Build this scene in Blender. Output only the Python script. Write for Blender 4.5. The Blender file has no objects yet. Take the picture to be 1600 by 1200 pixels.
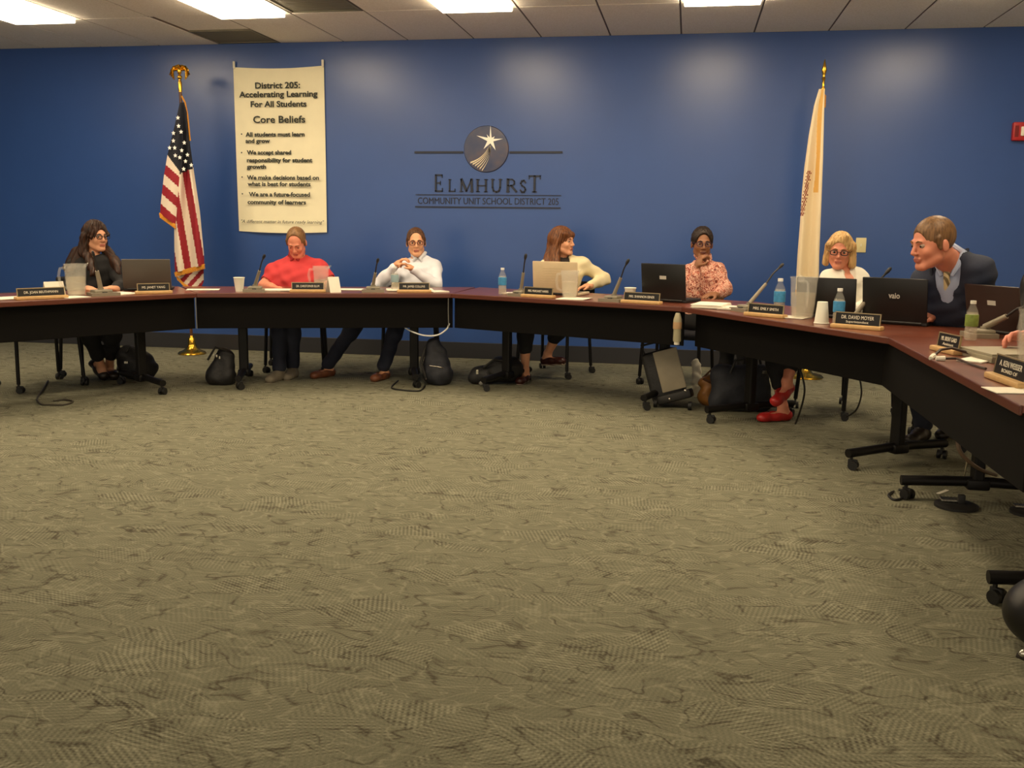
import bpy, bmesh, math, random
import numpy as np
from mathutils import Vector, Matrix
random.seed(5); rng = np.random.default_rng(7)
sc = bpy.context.scene
col = sc.collection
PI = math.pi
# ------------------------------------------------------------------ camera
FP = 1517.05; PITCH = .1638; ROLL = .0116; YAW = .1763; CAMH = 1.2574
D = 8.8573; H = 2.8856; TOFF = -4.3994; TL = .6096; TZ = .73
cy, sy = math.cos(YAW), math.sin(YAW)
F = np.array([-sy*math.cos(PITCH), cy*math.cos(PITCH), -math.sin(PITCH)])
R0 = np.array([cy, sy, 0.]); U0 = np.cross(R0, F)
R = math.cos(ROLL)*R0+math.sin(ROLL)*U0; U = -math.sin(ROLL)*R0+math.cos(ROLL)*U0
C = np.array([0, 0, CAMH])
def ray(px, py): return F*FP+R*(px-800)+U*(600-py)
def hit(px, py, ax, v):
    d = ray(px, py); return C+d*((v-C[ax])/d[ax])
def at(px, py, Z): return C+ray(px, py)/FP*Z
def depth(p): return float((np.asarray(p, float)-C)@F)
cam = bpy.data.cameras.new('camera'); co = bpy.data.objects.new('camera', cam); col.objects.link(co)
cam.sensor_width = 36; cam.lens = 36*FP/1600; cam.clip_start = .05
M3 = Matrix([[R[i], U[i], -F[i]] for i in range(3)]).to_4x4(); M3.translation = Vector(C)
co.matrix_world = M3; sc.camera = co
# ------------------------------------------------------------------ materials
def lin(c): return tuple((x/12.92 if x <= .04045 else ((x+.055)/1.055)**2.4) for x in (v/255 for v in c))+(1,)
MATS = {}
def mat(name, rgb, rough=.6, metal=0., spec=.5, alpha=1., noise=0., nscale=20., trans=0., emit=None, es=0, bump=0., bscale=60., coat=0.):
    if name in MATS: return MATS[name]
    m = bpy.data.materials.new(name); m.use_nodes = True; MATS[name] = m
    nt = m.node_tree; b = nt.nodes['Principled BSDF']; c = lin(rgb)
    b.inputs['Base Color'].default_value = c; b.inputs['Roughness'].default_value = rough
    b.inputs['Metallic'].default_value = metal; b.inputs['Specular IOR Level'].default_value = spec
    b.inputs['Alpha'].default_value = alpha; b.inputs['Transmission Weight'].default_value = trans
    b.inputs['Coat Weight'].default_value = coat
    if emit: b.inputs['Emission Color'].default_value = lin(emit); b.inputs['Emission Strength'].default_value = es
    tc = nt.nodes.new('ShaderNodeTexCoord')
    if noise:
        n = nt.nodes.new('ShaderNodeTexNoise'); n.inputs['Scale'].default_value = nscale; n.inputs['Detail'].default_value = 4
        nt.links.new(tc.outputs['Object'], n.inputs['Vector'])
        mr = nt.nodes.new('ShaderNodeMapRange'); mr.inputs[1].default_value = .3; mr.inputs[2].default_value = .7
        mr.inputs[3].default_value = 1-noise; mr.inputs[4].default_value = 1+noise
        nt.links.new(n.outputs['Fac'], mr.inputs[0])
        mx = nt.nodes.new('ShaderNodeVectorMath'); mx.operation = 'SCALE'; mx.inputs[0].default_value = c[:3]
        nt.links.new(mr.outputs[0], mx.inputs['Scale']); nt.links.new(mx.outputs[0], b.inputs['Base Color'])
    if bump:
        n = nt.nodes.new('ShaderNodeTexNoise'); n.inputs['Scale'].default_value = bscale; n.inputs['Detail'].default_value = 3
        nt.links.new(tc.outputs['Object'], n.inputs['Vector'])
        bp = nt.nodes.new('ShaderNodeBump'); bp.inputs['Strength'].default_value = bump; bp.inputs['Distance'].default_value = .01
        nt.links.new(n.outputs['Fac'], bp.inputs['Height']); nt.links.new(bp.outputs[0], b.inputs['Normal'])
    return m
def ramp(nt, fac, stops):
    r = nt.nodes.new('ShaderNodeValToRGB'); e = r.color_ramp.elements
    e[0].position, e[0].color = stops[0][0], lin(stops[0][1]); e[1].position, e[1].color = stops[-1][0], lin(stops[-1][1])
    for p, c in stops[1:-1]:
        x = e.new(p); x.color = lin(c)
    nt.links.new(fac, r.inputs[0]); return r.outputs[0]
def mth(nt, op, a, b=None, c=None):
    n = nt.nodes.new('ShaderNodeMath'); n.operation = op
    for i, v in enumerate((a, b, c)):
        if v is None: continue
        if isinstance(v, (int, float)): n.inputs[i].default_value = v
        else: nt.links.new(v, n.inputs[i])
    return n.outputs[0]
# ------------------------------------------------------------------ mesh helpers
def Tm(x=0, y=0, z=0, rx=0, ry=0, rz=0):
    return Matrix.Translation((x, y, z)) @ Matrix.Rotation(rz, 4, 'Z') @ Matrix.Rotation(ry, 4, 'Y') @ Matrix.Rotation(rx, 4, 'X')
class MB:
    def __init__(s): s.bm = bmesh.new(); s.mi = 0
    def _fin(s, vs, M):
        if M is not None: bmesh.ops.transform(s.bm, matrix=M, verts=vs)
        fs = {f for v in vs for f in v.link_faces}
        for f in fs: f.material_index = s.mi
        return s
    def box(s, cx, cy_, cz, sx, sy_, sz, bev=0., M=None, seg=2):
        vs = bmesh.ops.create_cube(s.bm, size=1)['verts']
        for v in vs: v.co = Vector((v.co.x*sx+cx, v.co.y*sy_+cy_, v.co.z*sz+cz))
        if bev:
            es = list({e for v in vs for e in v.link_edges})
            r = bmesh.ops.bevel(s.bm, geom=es, offset=bev, segments=seg, affect='EDGES', profile=.5)
            vs = list({v for f in r['faces'] for v in f.verts} | {v for v in vs if v.is_valid})
        return s._fin(vs, M)
    def lathe(s, prof, seg=24, M=None, flute=0, fa=0.):
        rings = []
        for r, z in prof:
            ring = []
            for i in range(seg):
                a = 2*PI*i/seg; rr = r*(1+(fa*math.cos(flute*a) if flute else 0))
                ring.append(s.bm.verts.new((rr*math.cos(a), rr*math.sin(a), z)))
            rings.append(ring)
        for a, b in zip(rings, rings[1:]):
            for i in range(seg): s.bm.faces.new((a[i], a[(i+1) % seg], b[(i+1) % seg], b[i]))
        vs = [v for r in rings for v in r]
        if prof[0][0] > 1e-4: s.bm.faces.new(list(reversed(rings[0])))
        if prof[-1][0] > 1e-4: s.bm.faces.new(rings[-1])
        return s._fin(vs, M)
    def cyl(s, r, z0, z1, seg=20, M=None, r2=None):
        return s.lathe([(r, z0), (r if r2 is None else r2, z1)], seg, M)
    def tube(s, pts, rad, seg=8, M=None, flat=1.):
        pts = [Vector(p) for p in pts]; n = len(pts)
        if not hasattr(rad, '__len__'): rad = [rad]*n
        rings = []; ref = None
        for i, p in enumerate(pts):
            t = (pts[min(i+1, n-1)]-pts[max(i-1, 0)]).normalized()
            if ref is None: ref = Vector((0, 0, 1)) if abs(t.z) < .9 else Vector((1, 0, 0))
            a = t.cross(ref)
            if a.length < 1e-4: a = t.orthogonal()
            a.normalize(); b = a.cross(t).normalized(); ref = b
            rings.append([s.bm.verts.new(p+(a*math.cos(2*PI*j/seg)+b*flat*math.sin(2*PI*j/seg))*rad[i]) for j in range(seg)])
        for a, b in zip(rings, rings[1:]):
            for i in range(seg): s.bm.faces.new((a[i], a[(i+1) % seg], b[(i+1) % seg], b[i]))
        s.bm.faces.new(list(reversed(rings[0]))); s.bm.faces.new(rings[-1])
        return s._fin([v for r in rings for v in r], M)
    def poly(s, pts, dz, M=None):          # extruded 2-D outline in local XY, thickness dz up
        a = [s.bm.verts.new((x, y, 0)) for x, y in pts]; b = [s.bm.verts.new((x, y, dz)) for x, y in pts]
        n = len(pts)
        s.bm.faces.new(list(reversed(a))); s.bm.faces.new(b)
        for i in range(n): s.bm.faces.new((a[i], a[(i+1) % n], b[(i+1) % n], b[i]))
        return s._fin(a+b, M)
    def sph(s, r, M=None, sx=1, sy_=1, sz=1, seg=16):
        vs = bmesh.ops.create_uvsphere(s.bm, u_segments=seg, v_segments=seg//2+2, radius=r)['verts']
        for v in vs: v.co = Vector((v.co.x*sx, v.co.y*sy_, v.co.z*sz))
        return s._fin(vs, M)
    def text(s, body, size=.1, ext=.001, M=None, width=None, align='CENTER', shear=0., bold=0., xs=1.):
        cu = bpy.data.curves.new('t', 'FONT'); cu.body = body; cu.size = size; cu.extrude = ext; cu.offset = bold
        cu.align_x = align; cu.align_y = 'CENTER'; cu.shear = shear; cu.resolution_u = 3
        o = bpy.data.objects.new('t', cu); col.objects.link(o); bpy.context.view_layer.update()
        me = o.evaluated_get(bpy.context.evaluated_depsgraph_get()).to_mesh()
        if me and len(me.vertices):
            xs_ = [v.co.x for v in me.vertices]; w = max(xs_)-min(xs_)
            k = xs if width is None else width/w
            mid = (max(xs_)+min(xs_))/2 if align == 'CENTER' else min(xs_)
            n0 = len(s.bm.verts); s.bm.from_mesh(me); s.bm.verts.ensure_lookup_table(); vs = s.bm.verts[n0:]
            for v in vs: v.co.x = (v.co.x-mid)*k
            s._fin(vs, M)
        o.to_mesh_clear(); bpy.data.objects.remove(o); bpy.data.curves.remove(cu)
        return s
def obj(name, mb, mats, parent=None, smooth=False, label=None):
    bm = mb.bm
    bmesh.ops.recalc_face_normals(bm, faces=bm.faces)
    me = bpy.data.meshes.new(name); bm.to_mesh(me); bm.free()
    for m in (mats if isinstance(mats, (list, tuple)) else [mats]): me.materials.append(m)
    if smooth:
        me.shade_smooth()
        try: me.set_sharp_from_angle(angle=math.radians(40))
        except Exception: pass
    o = bpy.data.objects.new(name, me); col.objects.link(o)
    if parent: o.parent = parent
    if label: o['label'] = label
    return o
def thing(name, label, cat, loc=(0, 0, 0), rz=0., group=None):
    o = bpy.data.objects.new(name, None); o.empty_display_size = .05; col.objects.link(o)
    o.location = [float(v) for v in loc]; o.rotation_euler = (0, 0, rz)
    return tag(o, label, cat, group)
def tag(o, label, cat, group=None):
    o['label'] = label; o['category'] = cat
    if group: o['group'] = group
    return o
def struct(name, mb, m, smooth=False):
    o = obj(name, mb, m, smooth=smooth); o['kind'] = 'structure'; return o
# ------------------------------------------------------------------ implicit surfaces (bodies, clothes, soft bags)
def E_(c, r, M=None): return ('e', np.array(c, float), np.array(r, float), None if M is None else np.array(M, float))
def K_(a, b, ra, rb=None): return ('c', np.array(a, float), np.array(b, float), float(ra), float(ra if rb is None else rb))
def grow(p, g):
    if p[0] == 'e': return ('e', p[1], p[2]+g, p[3])
    return ('c', p[1], p[2], p[3]+g, p[4]+g)
def xf(p, M, t):
    M = np.array(M, float); t = np.array(t, float)
    if p[0] == 'e': return ('e', M@p[1]+t, p[2], M if p[3] is None else M@p[3])
    return ('c', M@p[1]+t, M@p[2]+t, p[3], p[4])
def bb(p):
    if p[0] == 'e':
        r = p[2].max() if p[3] is not None else p[2]
        return p[1]-r, p[1]+r
    r = max(p[3], p[4]); return np.minimum(p[1], p[2])-r, np.maximum(p[1], p[2])+r
class Field:
    def __init__(s, prims, h, pad=.03):
        lo = np.min([bb(p)[0] for p in prims], 0)-pad; hi = np.max([bb(p)[1] for p in prims], 0)+pad
        s.h = h; s.lo = lo; s.n = np.ceil((hi-lo)/h).astype(int)+1
        s.A = [lo[i]+h*np.arange(s.n[i]) for i in range(3)]; s.F = np.full(tuple(s.n), .06, np.float32)
    def _sl(s, p, m):
        lo, hi = bb(p); a = np.clip(((lo-m-s.lo)/s.h).astype(int), 0, s.n-1); b = np.clip(((hi+m-s.lo)/s.h).astype(int)+2, 1, s.n)
        sl = tuple(slice(a[i], b[i]) for i in range(3))
        X = s.A[0][sl[0]][:, None, None].astype(np.float32); Y = s.A[1][sl[1]][None, :, None].astype(np.float32); Z = s.A[2][sl[2]][None, None, :].astype(np.float32)
        return sl, X, Y, Z
    def _d(s, p, X, Y, Z):
        if p[0] == 'e':
            x, y, z = X-p[1][0], Y-p[1][1], Z-p[1][2]
            if p[3] is not None:
                M = p[3]; x, y, z = (M[0, i]*x+M[1, i]*y+M[2, i]*z for i in range(3))
            r = p[2]; k0 = np.sqrt((x/r[0])**2+(y/r[1])**2+(z/r[2])**2); k1 = np.sqrt((x/r[0]**2)**2+(y/r[1]**2)**2+(z/r[2]**2)**2)
            return k0*(k0-1)/np.maximum(k1, 1e-6)
        a, b = p[1], p[2]; d = b-a; L = max(float(d@d), 1e-9)
        x, y, z = X-a[0], Y-a[1], Z-a[2]
        t = np.clip((x*d[0]+y*d[1]+z*d[2])/L, 0, 1)
        return np.sqrt((x-t*d[0])**2+(y-t*d[1])**2+(z-t*d[2])**2)-(p[3]+(p[4]-p[3])*t)
    def add(s, p, k=.02):
        sl, X, Y, Z = s._sl(p, .05); d = s._d(p, X, Y, Z); f = s.F[sl]
        q = np.maximum(k-np.abs(f-d), 0); s.F[sl] = np.minimum(f, d)-q*q/(4*k); return s
    def sub(s, p, k=.006):
        sl, X, Y, Z = s._sl(p, .03); d = -s._d(p, X, Y, Z); f = s.F[sl]
        q = np.maximum(k-np.abs(f-d), 0); s.F[sl] = np.maximum(f, d)+q*q/(4*k); return s
    def plane(s, pt, n):       # keep the side where (x-pt).n < 0
        n = np.array(n, float); n /= np.linalg.norm(n); pt = np.array(pt, float)
        d = ((s.A[0]-pt[0])*n[0])[:, None, None]+((s.A[1]-pt[1])*n[1])[None, :, None]+((s.A[2]-pt[2])*n[2])[None, None, :]
        s.F = np.maximum(s.F, d.astype(np.float32)); return s
    def disp(s, fn):
        s.F = s.F+fn(s.A[0][:, None, None], s.A[1][None, :, None], s.A[2][None, None, :]).astype(np.float32); return s
    def mesh(s):
        G = s.F; S = G < 0
        c = S[:-1, :-1, :-1].astype(np.int8)
        for dx in (0, 1):
            for dy in (0, 1):
                for dz in (0, 1):
                    if dx or dy or dz: c = c+S[dx:G.shape[0]-1+dx, dy:G.shape[1]-1+dy, dz:G.shape[2]-1+dz]
        I = np.argwhere((c > 0) & (c < 8)); idx = np.full(c.shape, -1, np.int32); idx[tuple(I.T)] = np.arange(len(I))
        cs = [(x, y, z) for x in (0, 1) for y in (0, 1) for z in (0, 1)]
        V = {q: G[I[:, 0]+q[0], I[:, 1]+q[1], I[:, 2]+q[2]] for q in cs}
        acc = np.zeros((len(I), 3)); cnt = np.zeros(len(I))
        for q in cs:
            for ax in range(3):
                if q[ax]: continue
                w = list(q); w[ax] = 1; w = tuple(w); a, b = V[q], V[w]; m = (a < 0) != (b < 0)
                t = np.where(m, a/np.where(m, a-b, 1), 0); P = np.tile(np.array(q, float), (len(I), 1)); P[:, ax] += t
                acc[m] += P[m]; cnt[m] += 1
        P = (I+acc/cnt[:, None])*s.h+s.lo
        quads = []
        for ax in range(3):
            o1, o2 = [(1, 2), (2, 0), (0, 1)][ax]
            sh = [slice(None)]*3; sh2 = [slice(None)]*3; sh[ax] = slice(0, -1); sh2[ax] = slice(1, None)
            a, b = S[tuple(sh)], S[tuple(sh2)]
            for flip in (0, 1):
                J = np.argwhere(a & ~b if not flip else ~a & b)
                J = J[(J[:, o1] > 0) & (J[:, o2] > 0) & (J[:, o1] < G.shape[o1]-1) & (J[:, o2] < G.shape[o2]-1)]
                def cell(d1, d2):
                    K = J.copy(); K[:, o1] -= d1; K[:, o2] -= d2; return idx[tuple(K.T)]
                q = np.stack([cell(1, 1), cell(0, 1), cell(0, 0), cell(1, 0)], 1)
                quads.append(q[:, ::-1] if flip else q)
        return P, np.concatenate(quads)
def smooth_pts(P, Q, it=1):
    for _ in range(it):
        A = np.zeros_like(P); n = np.zeros(len(P))
        for i in range(4):
            j = (i+1) % 4; np.add.at(A, Q[:, i], P[Q[:, j]]); np.add.at(A, Q[:, j], P[Q[:, i]]); np.add.at(n, Q[:, i], 1); np.add.at(n, Q[:, j], 1)
        P = .5*P+.5*A/np.maximum(n, 1)[:, None]
    return P
def np_obj(name, P, Q, mats, parent=None, mi=None, label=None):
    me = bpy.data.meshes.new(name); me.vertices.add(len(P)); me.vertices.foreach_set('co', P.astype(np.float32).ravel())
    me.loops.add(Q.size); me.loops.foreach_set('vertex_index', Q.astype(np.int32).ravel())
    me.polygons.add(len(Q)); me.polygons.foreach_set('loop_start', np.arange(0, Q.size, 4, dtype=np.int32))
    for m in (mats if isinstance(mats, (list, tuple)) else [mats]): me.materials.append(m)
    if mi is not None: me.polygons.foreach_set('material_index', mi.astype(np.int32))
    me.update(); me.validate(); me.shade_smooth()
    o = bpy.data.objects.new(name, me); col.objects.link(o)
    if parent: o.parent = parent
    if label: o['label'] = label
    return o
def blob(name, prims, m, h=.006, k=.02, parent=None, subs=(), planes=(), disp=None, it=1, label=None):
    f = Field(prims, h)
    for p in prims: f.add(p, k)
    if disp: f.disp(disp)
    for p in subs: f.sub(p)
    for pt, n in planes: f.plane(pt, n)
    P, Q = f.mesh(); P = smooth_pts(P, Q, it)
    return np_obj(name, P, Q, m, parent, label=label)
# ------------------------------------------------------------------ room shell
X0, X1, Y0 = -9.2, 4.6, -3.2
def carpet():
    m = bpy.data.materials.new('carpet_weave'); m.use_nodes = True; nt = m.node_tree; N = nt.nodes; L = nt.links
    b = N['Principled BSDF']; b.inputs['Roughness'].default_value = .95; b.inputs['Specular IOR Level'].default_value = .15
    tc = N.new('ShaderNodeTexCoord').outputs['Object']
    def noise(sc_, det, v=tc, rough=.5, dist=0., xs=(1, 1, 1)):
        mp = N.new('ShaderNodeMapping'); mp.inputs['Scale'].default_value = xs; L.new(v, mp.inputs['Vector'])
        n = N.new('ShaderNodeTexNoise'); n.inputs['Scale'].default_value = sc_; n.inputs['Detail'].default_value = det
        n.inputs['Roughness'].default_value = rough; n.inputs['Distortion'].default_value = dist
        L.new(mp.outputs[0], n.inputs['Vector']); return n
    warp = noise(4.2, 2); add = N.new('ShaderNodeVectorMath'); add.operation = 'MULTIPLY_ADD'
    L.new(warp.outputs['Color'], add.inputs[0]); add.inputs[1].default_value = (.14, .14, 0); L.new(tc, add.inputs[2]); wv = add.outputs[0]
    # leaf-like patches, each with its own hatch direction
    vo = N.new('ShaderNodeTexVoronoi'); mp = N.new('ShaderNodeMapping'); mp.inputs['Scale'].default_value = (4.6, 9.5, 1); mp.inputs['Rotation'].default_value = (0, 0, .25)
    L.new(wv, mp.inputs['Vector']); L.new(mp.outputs[0], vo.inputs['Vector']); vo.inputs['Scale'].default_value = 1.
    sp = N.new('ShaderNodeSeparateColor'); L.new(vo.outputs['Color'], sp.inputs[0])
    ang = mth(nt, 'MULTIPLY', sp.outputs[0], PI)
    rot = N.new('ShaderNodeVectorRotate'); rot.rotation_type = 'Z_AXIS'; L.new(tc, rot.inputs['Vector']); L.new(ang, rot.inputs['Angle'])
    sx = N.new('ShaderNodeSeparateXYZ'); L.new(rot.outputs[0], sx.inputs[0])
    hatch = mth(nt, 'SINE', mth(nt, 'MULTIPLY', sx.outputs[0], 400.))
    hatch2 = mth(nt, 'SINE', mth(nt, 'MULTIPLY', sx.outputs[1], 400.))
    hh = mth(nt, 'MULTIPLY_ADD', mth(nt, 'MULTIPLY', hatch, hatch2), .5, mth(nt, 'MULTIPLY', hatch, .55))
    amp = mth(nt, 'MULTIPLY_ADD', mth(nt, 'POWER', sp.outputs[1], 1.6), .15, .04)
    fine = mth(nt, 'MULTIPLY', hh, amp)
    # dark squiggles: ridges of a stretched noise
    rd = noise(5.2, 1.5, wv, .5, .3, (1, 1.9, 1)).outputs['Fac']
    rr = mth(nt, 'ABSOLUTE', mth(nt, 'SUBTRACT', rd, .5))
    line = mth(nt, 'SUBTRACT', 1., mth(nt, 'SMOOTH_MIN', mth(nt, 'MULTIPLY', rr, 34.), 1., .3))
    brk = noise(9., 2).outputs['Fac']
    gate = N.new('ShaderNodeMapRange'); gate.inputs[1].default_value = .40; gate.inputs[2].default_value = .58; L.new(brk, gate.inputs[0])
    dark = mth(nt, 'MULTIPLY', mth(nt, 'MULTIPLY', line, gate.outputs[0]), .22)
    rot3 = N.new('ShaderNodeVectorRotate'); rot3.rotation_type = 'Z_AXIS'; L.new(wv, rot3.inputs['Vector']); rot3.inputs['Angle'].default_value = .55
    rd3 = noise(6.4, 1.2, rot3.outputs[0], .5, .5, (1, 2.1, 1)).outputs['Fac']
    l3 = mth(nt, 'SUBTRACT', 1., mth(nt, 'SMOOTH_MIN', mth(nt, 'MULTIPLY', mth(nt, 'ABSOLUTE', mth(nt, 'SUBTRACT', rd3, .48)), 30.), 1., .3))
    g3 = N.new('ShaderNodeMapRange'); g3.inputs[1].default_value = .50; g3.inputs[2].default_value = .62; L.new(noise(7., 1).outputs['Fac'], g3.inputs[0])
    dark = mth(nt, 'ADD', dark, mth(nt, 'MULTIPLY', mth(nt, 'MULTIPLY', l3, g3.outputs[0]), .15))
    rd2 = noise(8., 1.5, wv, .5, .3, (1, 2.0, 1)).outputs['Fac']
    lt = mth(nt, 'SUBTRACT', 1., mth(nt, 'SMOOTH_MIN', mth(nt, 'MULTIPLY', mth(nt, 'ABSOLUTE', mth(nt, 'SUBTRACT', rd2, .52)), 30.), 1., .3))
    light = mth(nt, 'MULTIPLY', lt, .13)
    pile = mth(nt, 'MULTIPLY_ADD', noise(260., 2).outputs['Fac'], .26, -.13)
    big = mth(nt, 'MULTIPLY_ADD', noise(7., 3, wv, .6, 0, (1, 1.7, 1)).outputs['Fac'], .20, -.10)
    v = mth(nt, 'ADD', mth(nt, 'ADD', mth(nt, 'SUBTRACT', .545, dark), light), mth(nt, 'ADD', mth(nt, 'ADD', fine, pile), big))
    L.new(ramp(nt, v, [(0., (46, 42, 36)), (.33, (84, 80, 66)), (.55, (119, 118, 99)), (.8, (152, 150, 128)), (1., (170, 167, 146))]), b.inputs['Base Color'])
    bp = N.new('ShaderNodeBump'); bp.inputs['Strength'].default_value = .5; bp.inputs['Distance'].default_value = .006
    L.new(v, bp.inputs['Height']); L.new(bp.outputs[0], b.inputs['Normal'])
    return m
def ceilmat():
    m = bpy.data.materials.new('ceiling_tile'); m.use_nodes = True; nt = m.node_tree; N = nt.nodes; L = nt.links
    b = N['Principled BSDF']; b.inputs['Roughness'].default_value = .9; b.inputs['Specular IOR Level'].default_value = .2
    tc = N.new('ShaderNodeTexCoord').outputs['Object']; n = N.new('ShaderNodeTexNoise'); n.inputs['Scale'].default_value = 90; n.inputs['Detail'].default_value = 5
    L.new(tc, n.inputs['Vector']); L.new(ramp(nt, n.outputs['Fac'], [(.3, (236, 229, 216)), (.6, (250, 244, 234))]), b.inputs['Base Color']); return m
struct('floor', MB().box((X0+X1)/2, (Y0+D)/2, -.05, X1-X0, D-Y0, .1), carpet())
struct('ceiling', MB().box((X0+X1)/2, (Y0+D)/2, H+.06, X1-X0, D-Y0, .1), ceilmat())
# grid of shadow-gap tees between the ceiling tiles (tiles are 2 ft by 4 ft)
g = MB(); tiles = MB()
ncol0 = int((X0-TOFF)/TL)-1; ncol1 = int((X1-TOFF)/TL)+1
rows = [D-1.2192*i for i in range(0, 11)]
LIGHTS = [(i, j) for i in (-5, -2, 1, 4, 7, 10) for j in (1, 3) if (i, j) != (-5, 1)]
skip = set(LIGHTS)
for i in range(ncol0, ncol1+1):
    xa = TOFF+TL*i
    for j in range(len(rows)-1):
        ya, yb = rows[j+1], rows[j]
        if xa < X0 or xa+TL > X1+.3 or ya < Y0-1: continue
        x1c = min(xa+TL, X1)
        if (i, j) in skip: continue
        if (i, j) == (0, 0): continue
        if (i, j) == (2, 1): continue
        tiles.box((xa+x1c)/2, (ya+yb)/2, H+.004, x1c-xa-.014, yb-ya-.014, .014, .003, seg=1)
struct('trim_1', tiles, MATS.get('x') or bpy.data.materials['ceiling_tile'])
for i in range(ncol0, ncol1+1):
    xa = TOFF+TL*i
    if X0 < xa < X1: g.box(xa, (Y0+D)/2, H+.008, .024, D-Y0, .012)
for j in range(len(rows)):
    if rows[j] > Y0: g.box((X0+X1)/2, rows[j], H+.0075, X1-X0, .024, .012)
struct('trim_2', g, mat('ceiling_tee', (104, 88, 70), .6))
wallb = mat('wall_blue_satin', (48, 82, 148), .30, spec=.6, noise=.03, nscale=3, bump=.04, bscale=140)
struct('wall_back', MB().box((X0+X1)/2, D+.05, H/2, X1-X0, .1, H), wallb)
wallw = mat('wall_side_paint', (214, 204, 184), .8, noise=.03)
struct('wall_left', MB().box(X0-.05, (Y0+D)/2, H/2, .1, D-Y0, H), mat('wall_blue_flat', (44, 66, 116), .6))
struct('wall_right', MB().box(X1+.05, (Y0+D)/2, H/2, .1, D-Y0, H), wallw)
struct('baseboard_back', MB().box((X0+X1)/2, D-.006, .075, X1-X0, .012, .15, .003), mat('baseboard_rubber', (42, 42, 46), .45))
# ceiling lights
glow = mat('light_diffuser', (255, 244, 222), .4, emit=(255, 232, 196), es=15.)
lframe = mat('light_frame', (214, 205, 190), .5)
COLN = {-8: 'far left column', -5: 'outer left column', -2: 'left column', 1: 'column left of the banner', 4: 'column left of the wall emblem', 7: 'column right of the wall emblem', 10: 'right column', 13: 'far right column'}
ROWN = {1: 'the row nearest the blue wall', 3: 'the second row from the blue wall', 5: 'the third row from the blue wall', 7: 'the row above the camera', 9: 'the rearmost row'}
for (i, j) in LIGHTS:
    xa, ya, yb = TOFF+TL*i, rows[j+1], rows[j]
    if xa < X0 or xa+TL > X1 or ya < Y0: continue
    t = thing('ceiling_light', 'ceiling light in %s, %s' % (ROWN[j], COLN[i]), 'ceiling light', (xa+TL/2, (ya+yb)/2, H), 0, 'recessed ceiling lights')
    w, l = TL-.014, yb-ya-.014
    f = MB()
    for s in (-1, 1): f.box(s*(w/2-.012), 0, .006, .024, l, .02); f.box(0, s*(l/2-.012), .006, w-.048, .024, .02)
    obj('frame', f, lframe, t); obj('diffuser', MB().box(0, 0, -.016, w-.05, l-.05, .052, .008), glow, t)
vent = mat('vent_grey', (120, 115, 98), .6)
for (i, ya, yb, lb) in ((0, D-.6096, D-.02, 'square grey return air grille in the ceiling left of the banner, against the blue wall'), (2, rows[2], rows[1], 'long grey air grille in the ceiling between the two left ceiling lights')):
    xa = TOFF+TL*i; t = thing('ceiling_vent', lb, 'vent', (xa+TL/2, (ya+yb)/2, H), 0)
    w, l = TL-.02, yb-ya-.02; f = MB()
    for s in (-1, 1): f.box(s*(w/2-.01), 0, .004, .02, l, .014); f.box(0, s*(l/2-.01), .004, w-.04, .02, .014)
    obj('frame', f, vent, t)
    sl = MB(); n = int(l/.03)
    for q in range(n): sl.box(0, -l/2+.02+(l-.04)*(q+.5)/n, .006, w-.04, .018, .004, M=None)
    obj('slats', sl, vent, t)
# ------------------------------------------------------------------ conference tables in a ring
J = [np.array(v) for v in ((-4.5446, 5.0573), (-3.5205, 6.5805), (-1.7467, 7.1513), (-.0203, 6.4737), (.988, 4.9559), (1.02, 3.125))]
TD = .76
def tang(k): d = J[k+1]-J[k]; return d/np.linalg.norm(d)
def norm_(k): d = tang(k); return np.array([-d[1], d[0]])
def ang(k): d = tang(k); return math.atan2(d[1], d[0])
def sb(px, k, s):                        # floor point seen at column px, s metres behind the front edge of table k
    n = norm_(k); r = ray(px, 450)[:2]; return r*((s+J[k]@n)/(r@n))
wood = mat('table_mahogany', (112, 58, 40), .32, noise=.18, nscale=9, coat=.25)
woodedge = mat('table_edge', (92, 44, 30), .4)
black = mat('black_metal', (15, 13, 12), .5, spec=.25)
panelm = mat('modesty_panel', (14, 12, 11), .75, spec=.12)
rubber = mat('black_rubber', (18, 17, 16), .55)
chrome = mat('chrome', (190, 185, 175), .18, 1.)
def caster(root, x, y, rz=0, r=.026, name='caster', top=.09, parent=None):
    c = MB(); M = Tm(x, y, 0, 0, 0, rz)
    for s in (-1, 1): c.cyl(r, -.008, .008, 14, M @ Tm(.012, s*.016, r, PI/2))
    c.box(.008, 0, r+.016, .05, .016, .03, .005, M); c.cyl(.008, r+.02, top, 10, M)
    return obj(name, c, rubber, parent or root, True)
TLAB = ['dark-topped conference table at the far left, under the laptop and the clear pitcher', 'conference table below the cream banner, where the men in red and white sit',
        'conference table below the wall emblem, with the cream laptop on it', 'angled conference table in front of the blonde woman, right of the dark laptop',
        'nearest conference table at the right edge, running towards the camera']
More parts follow.
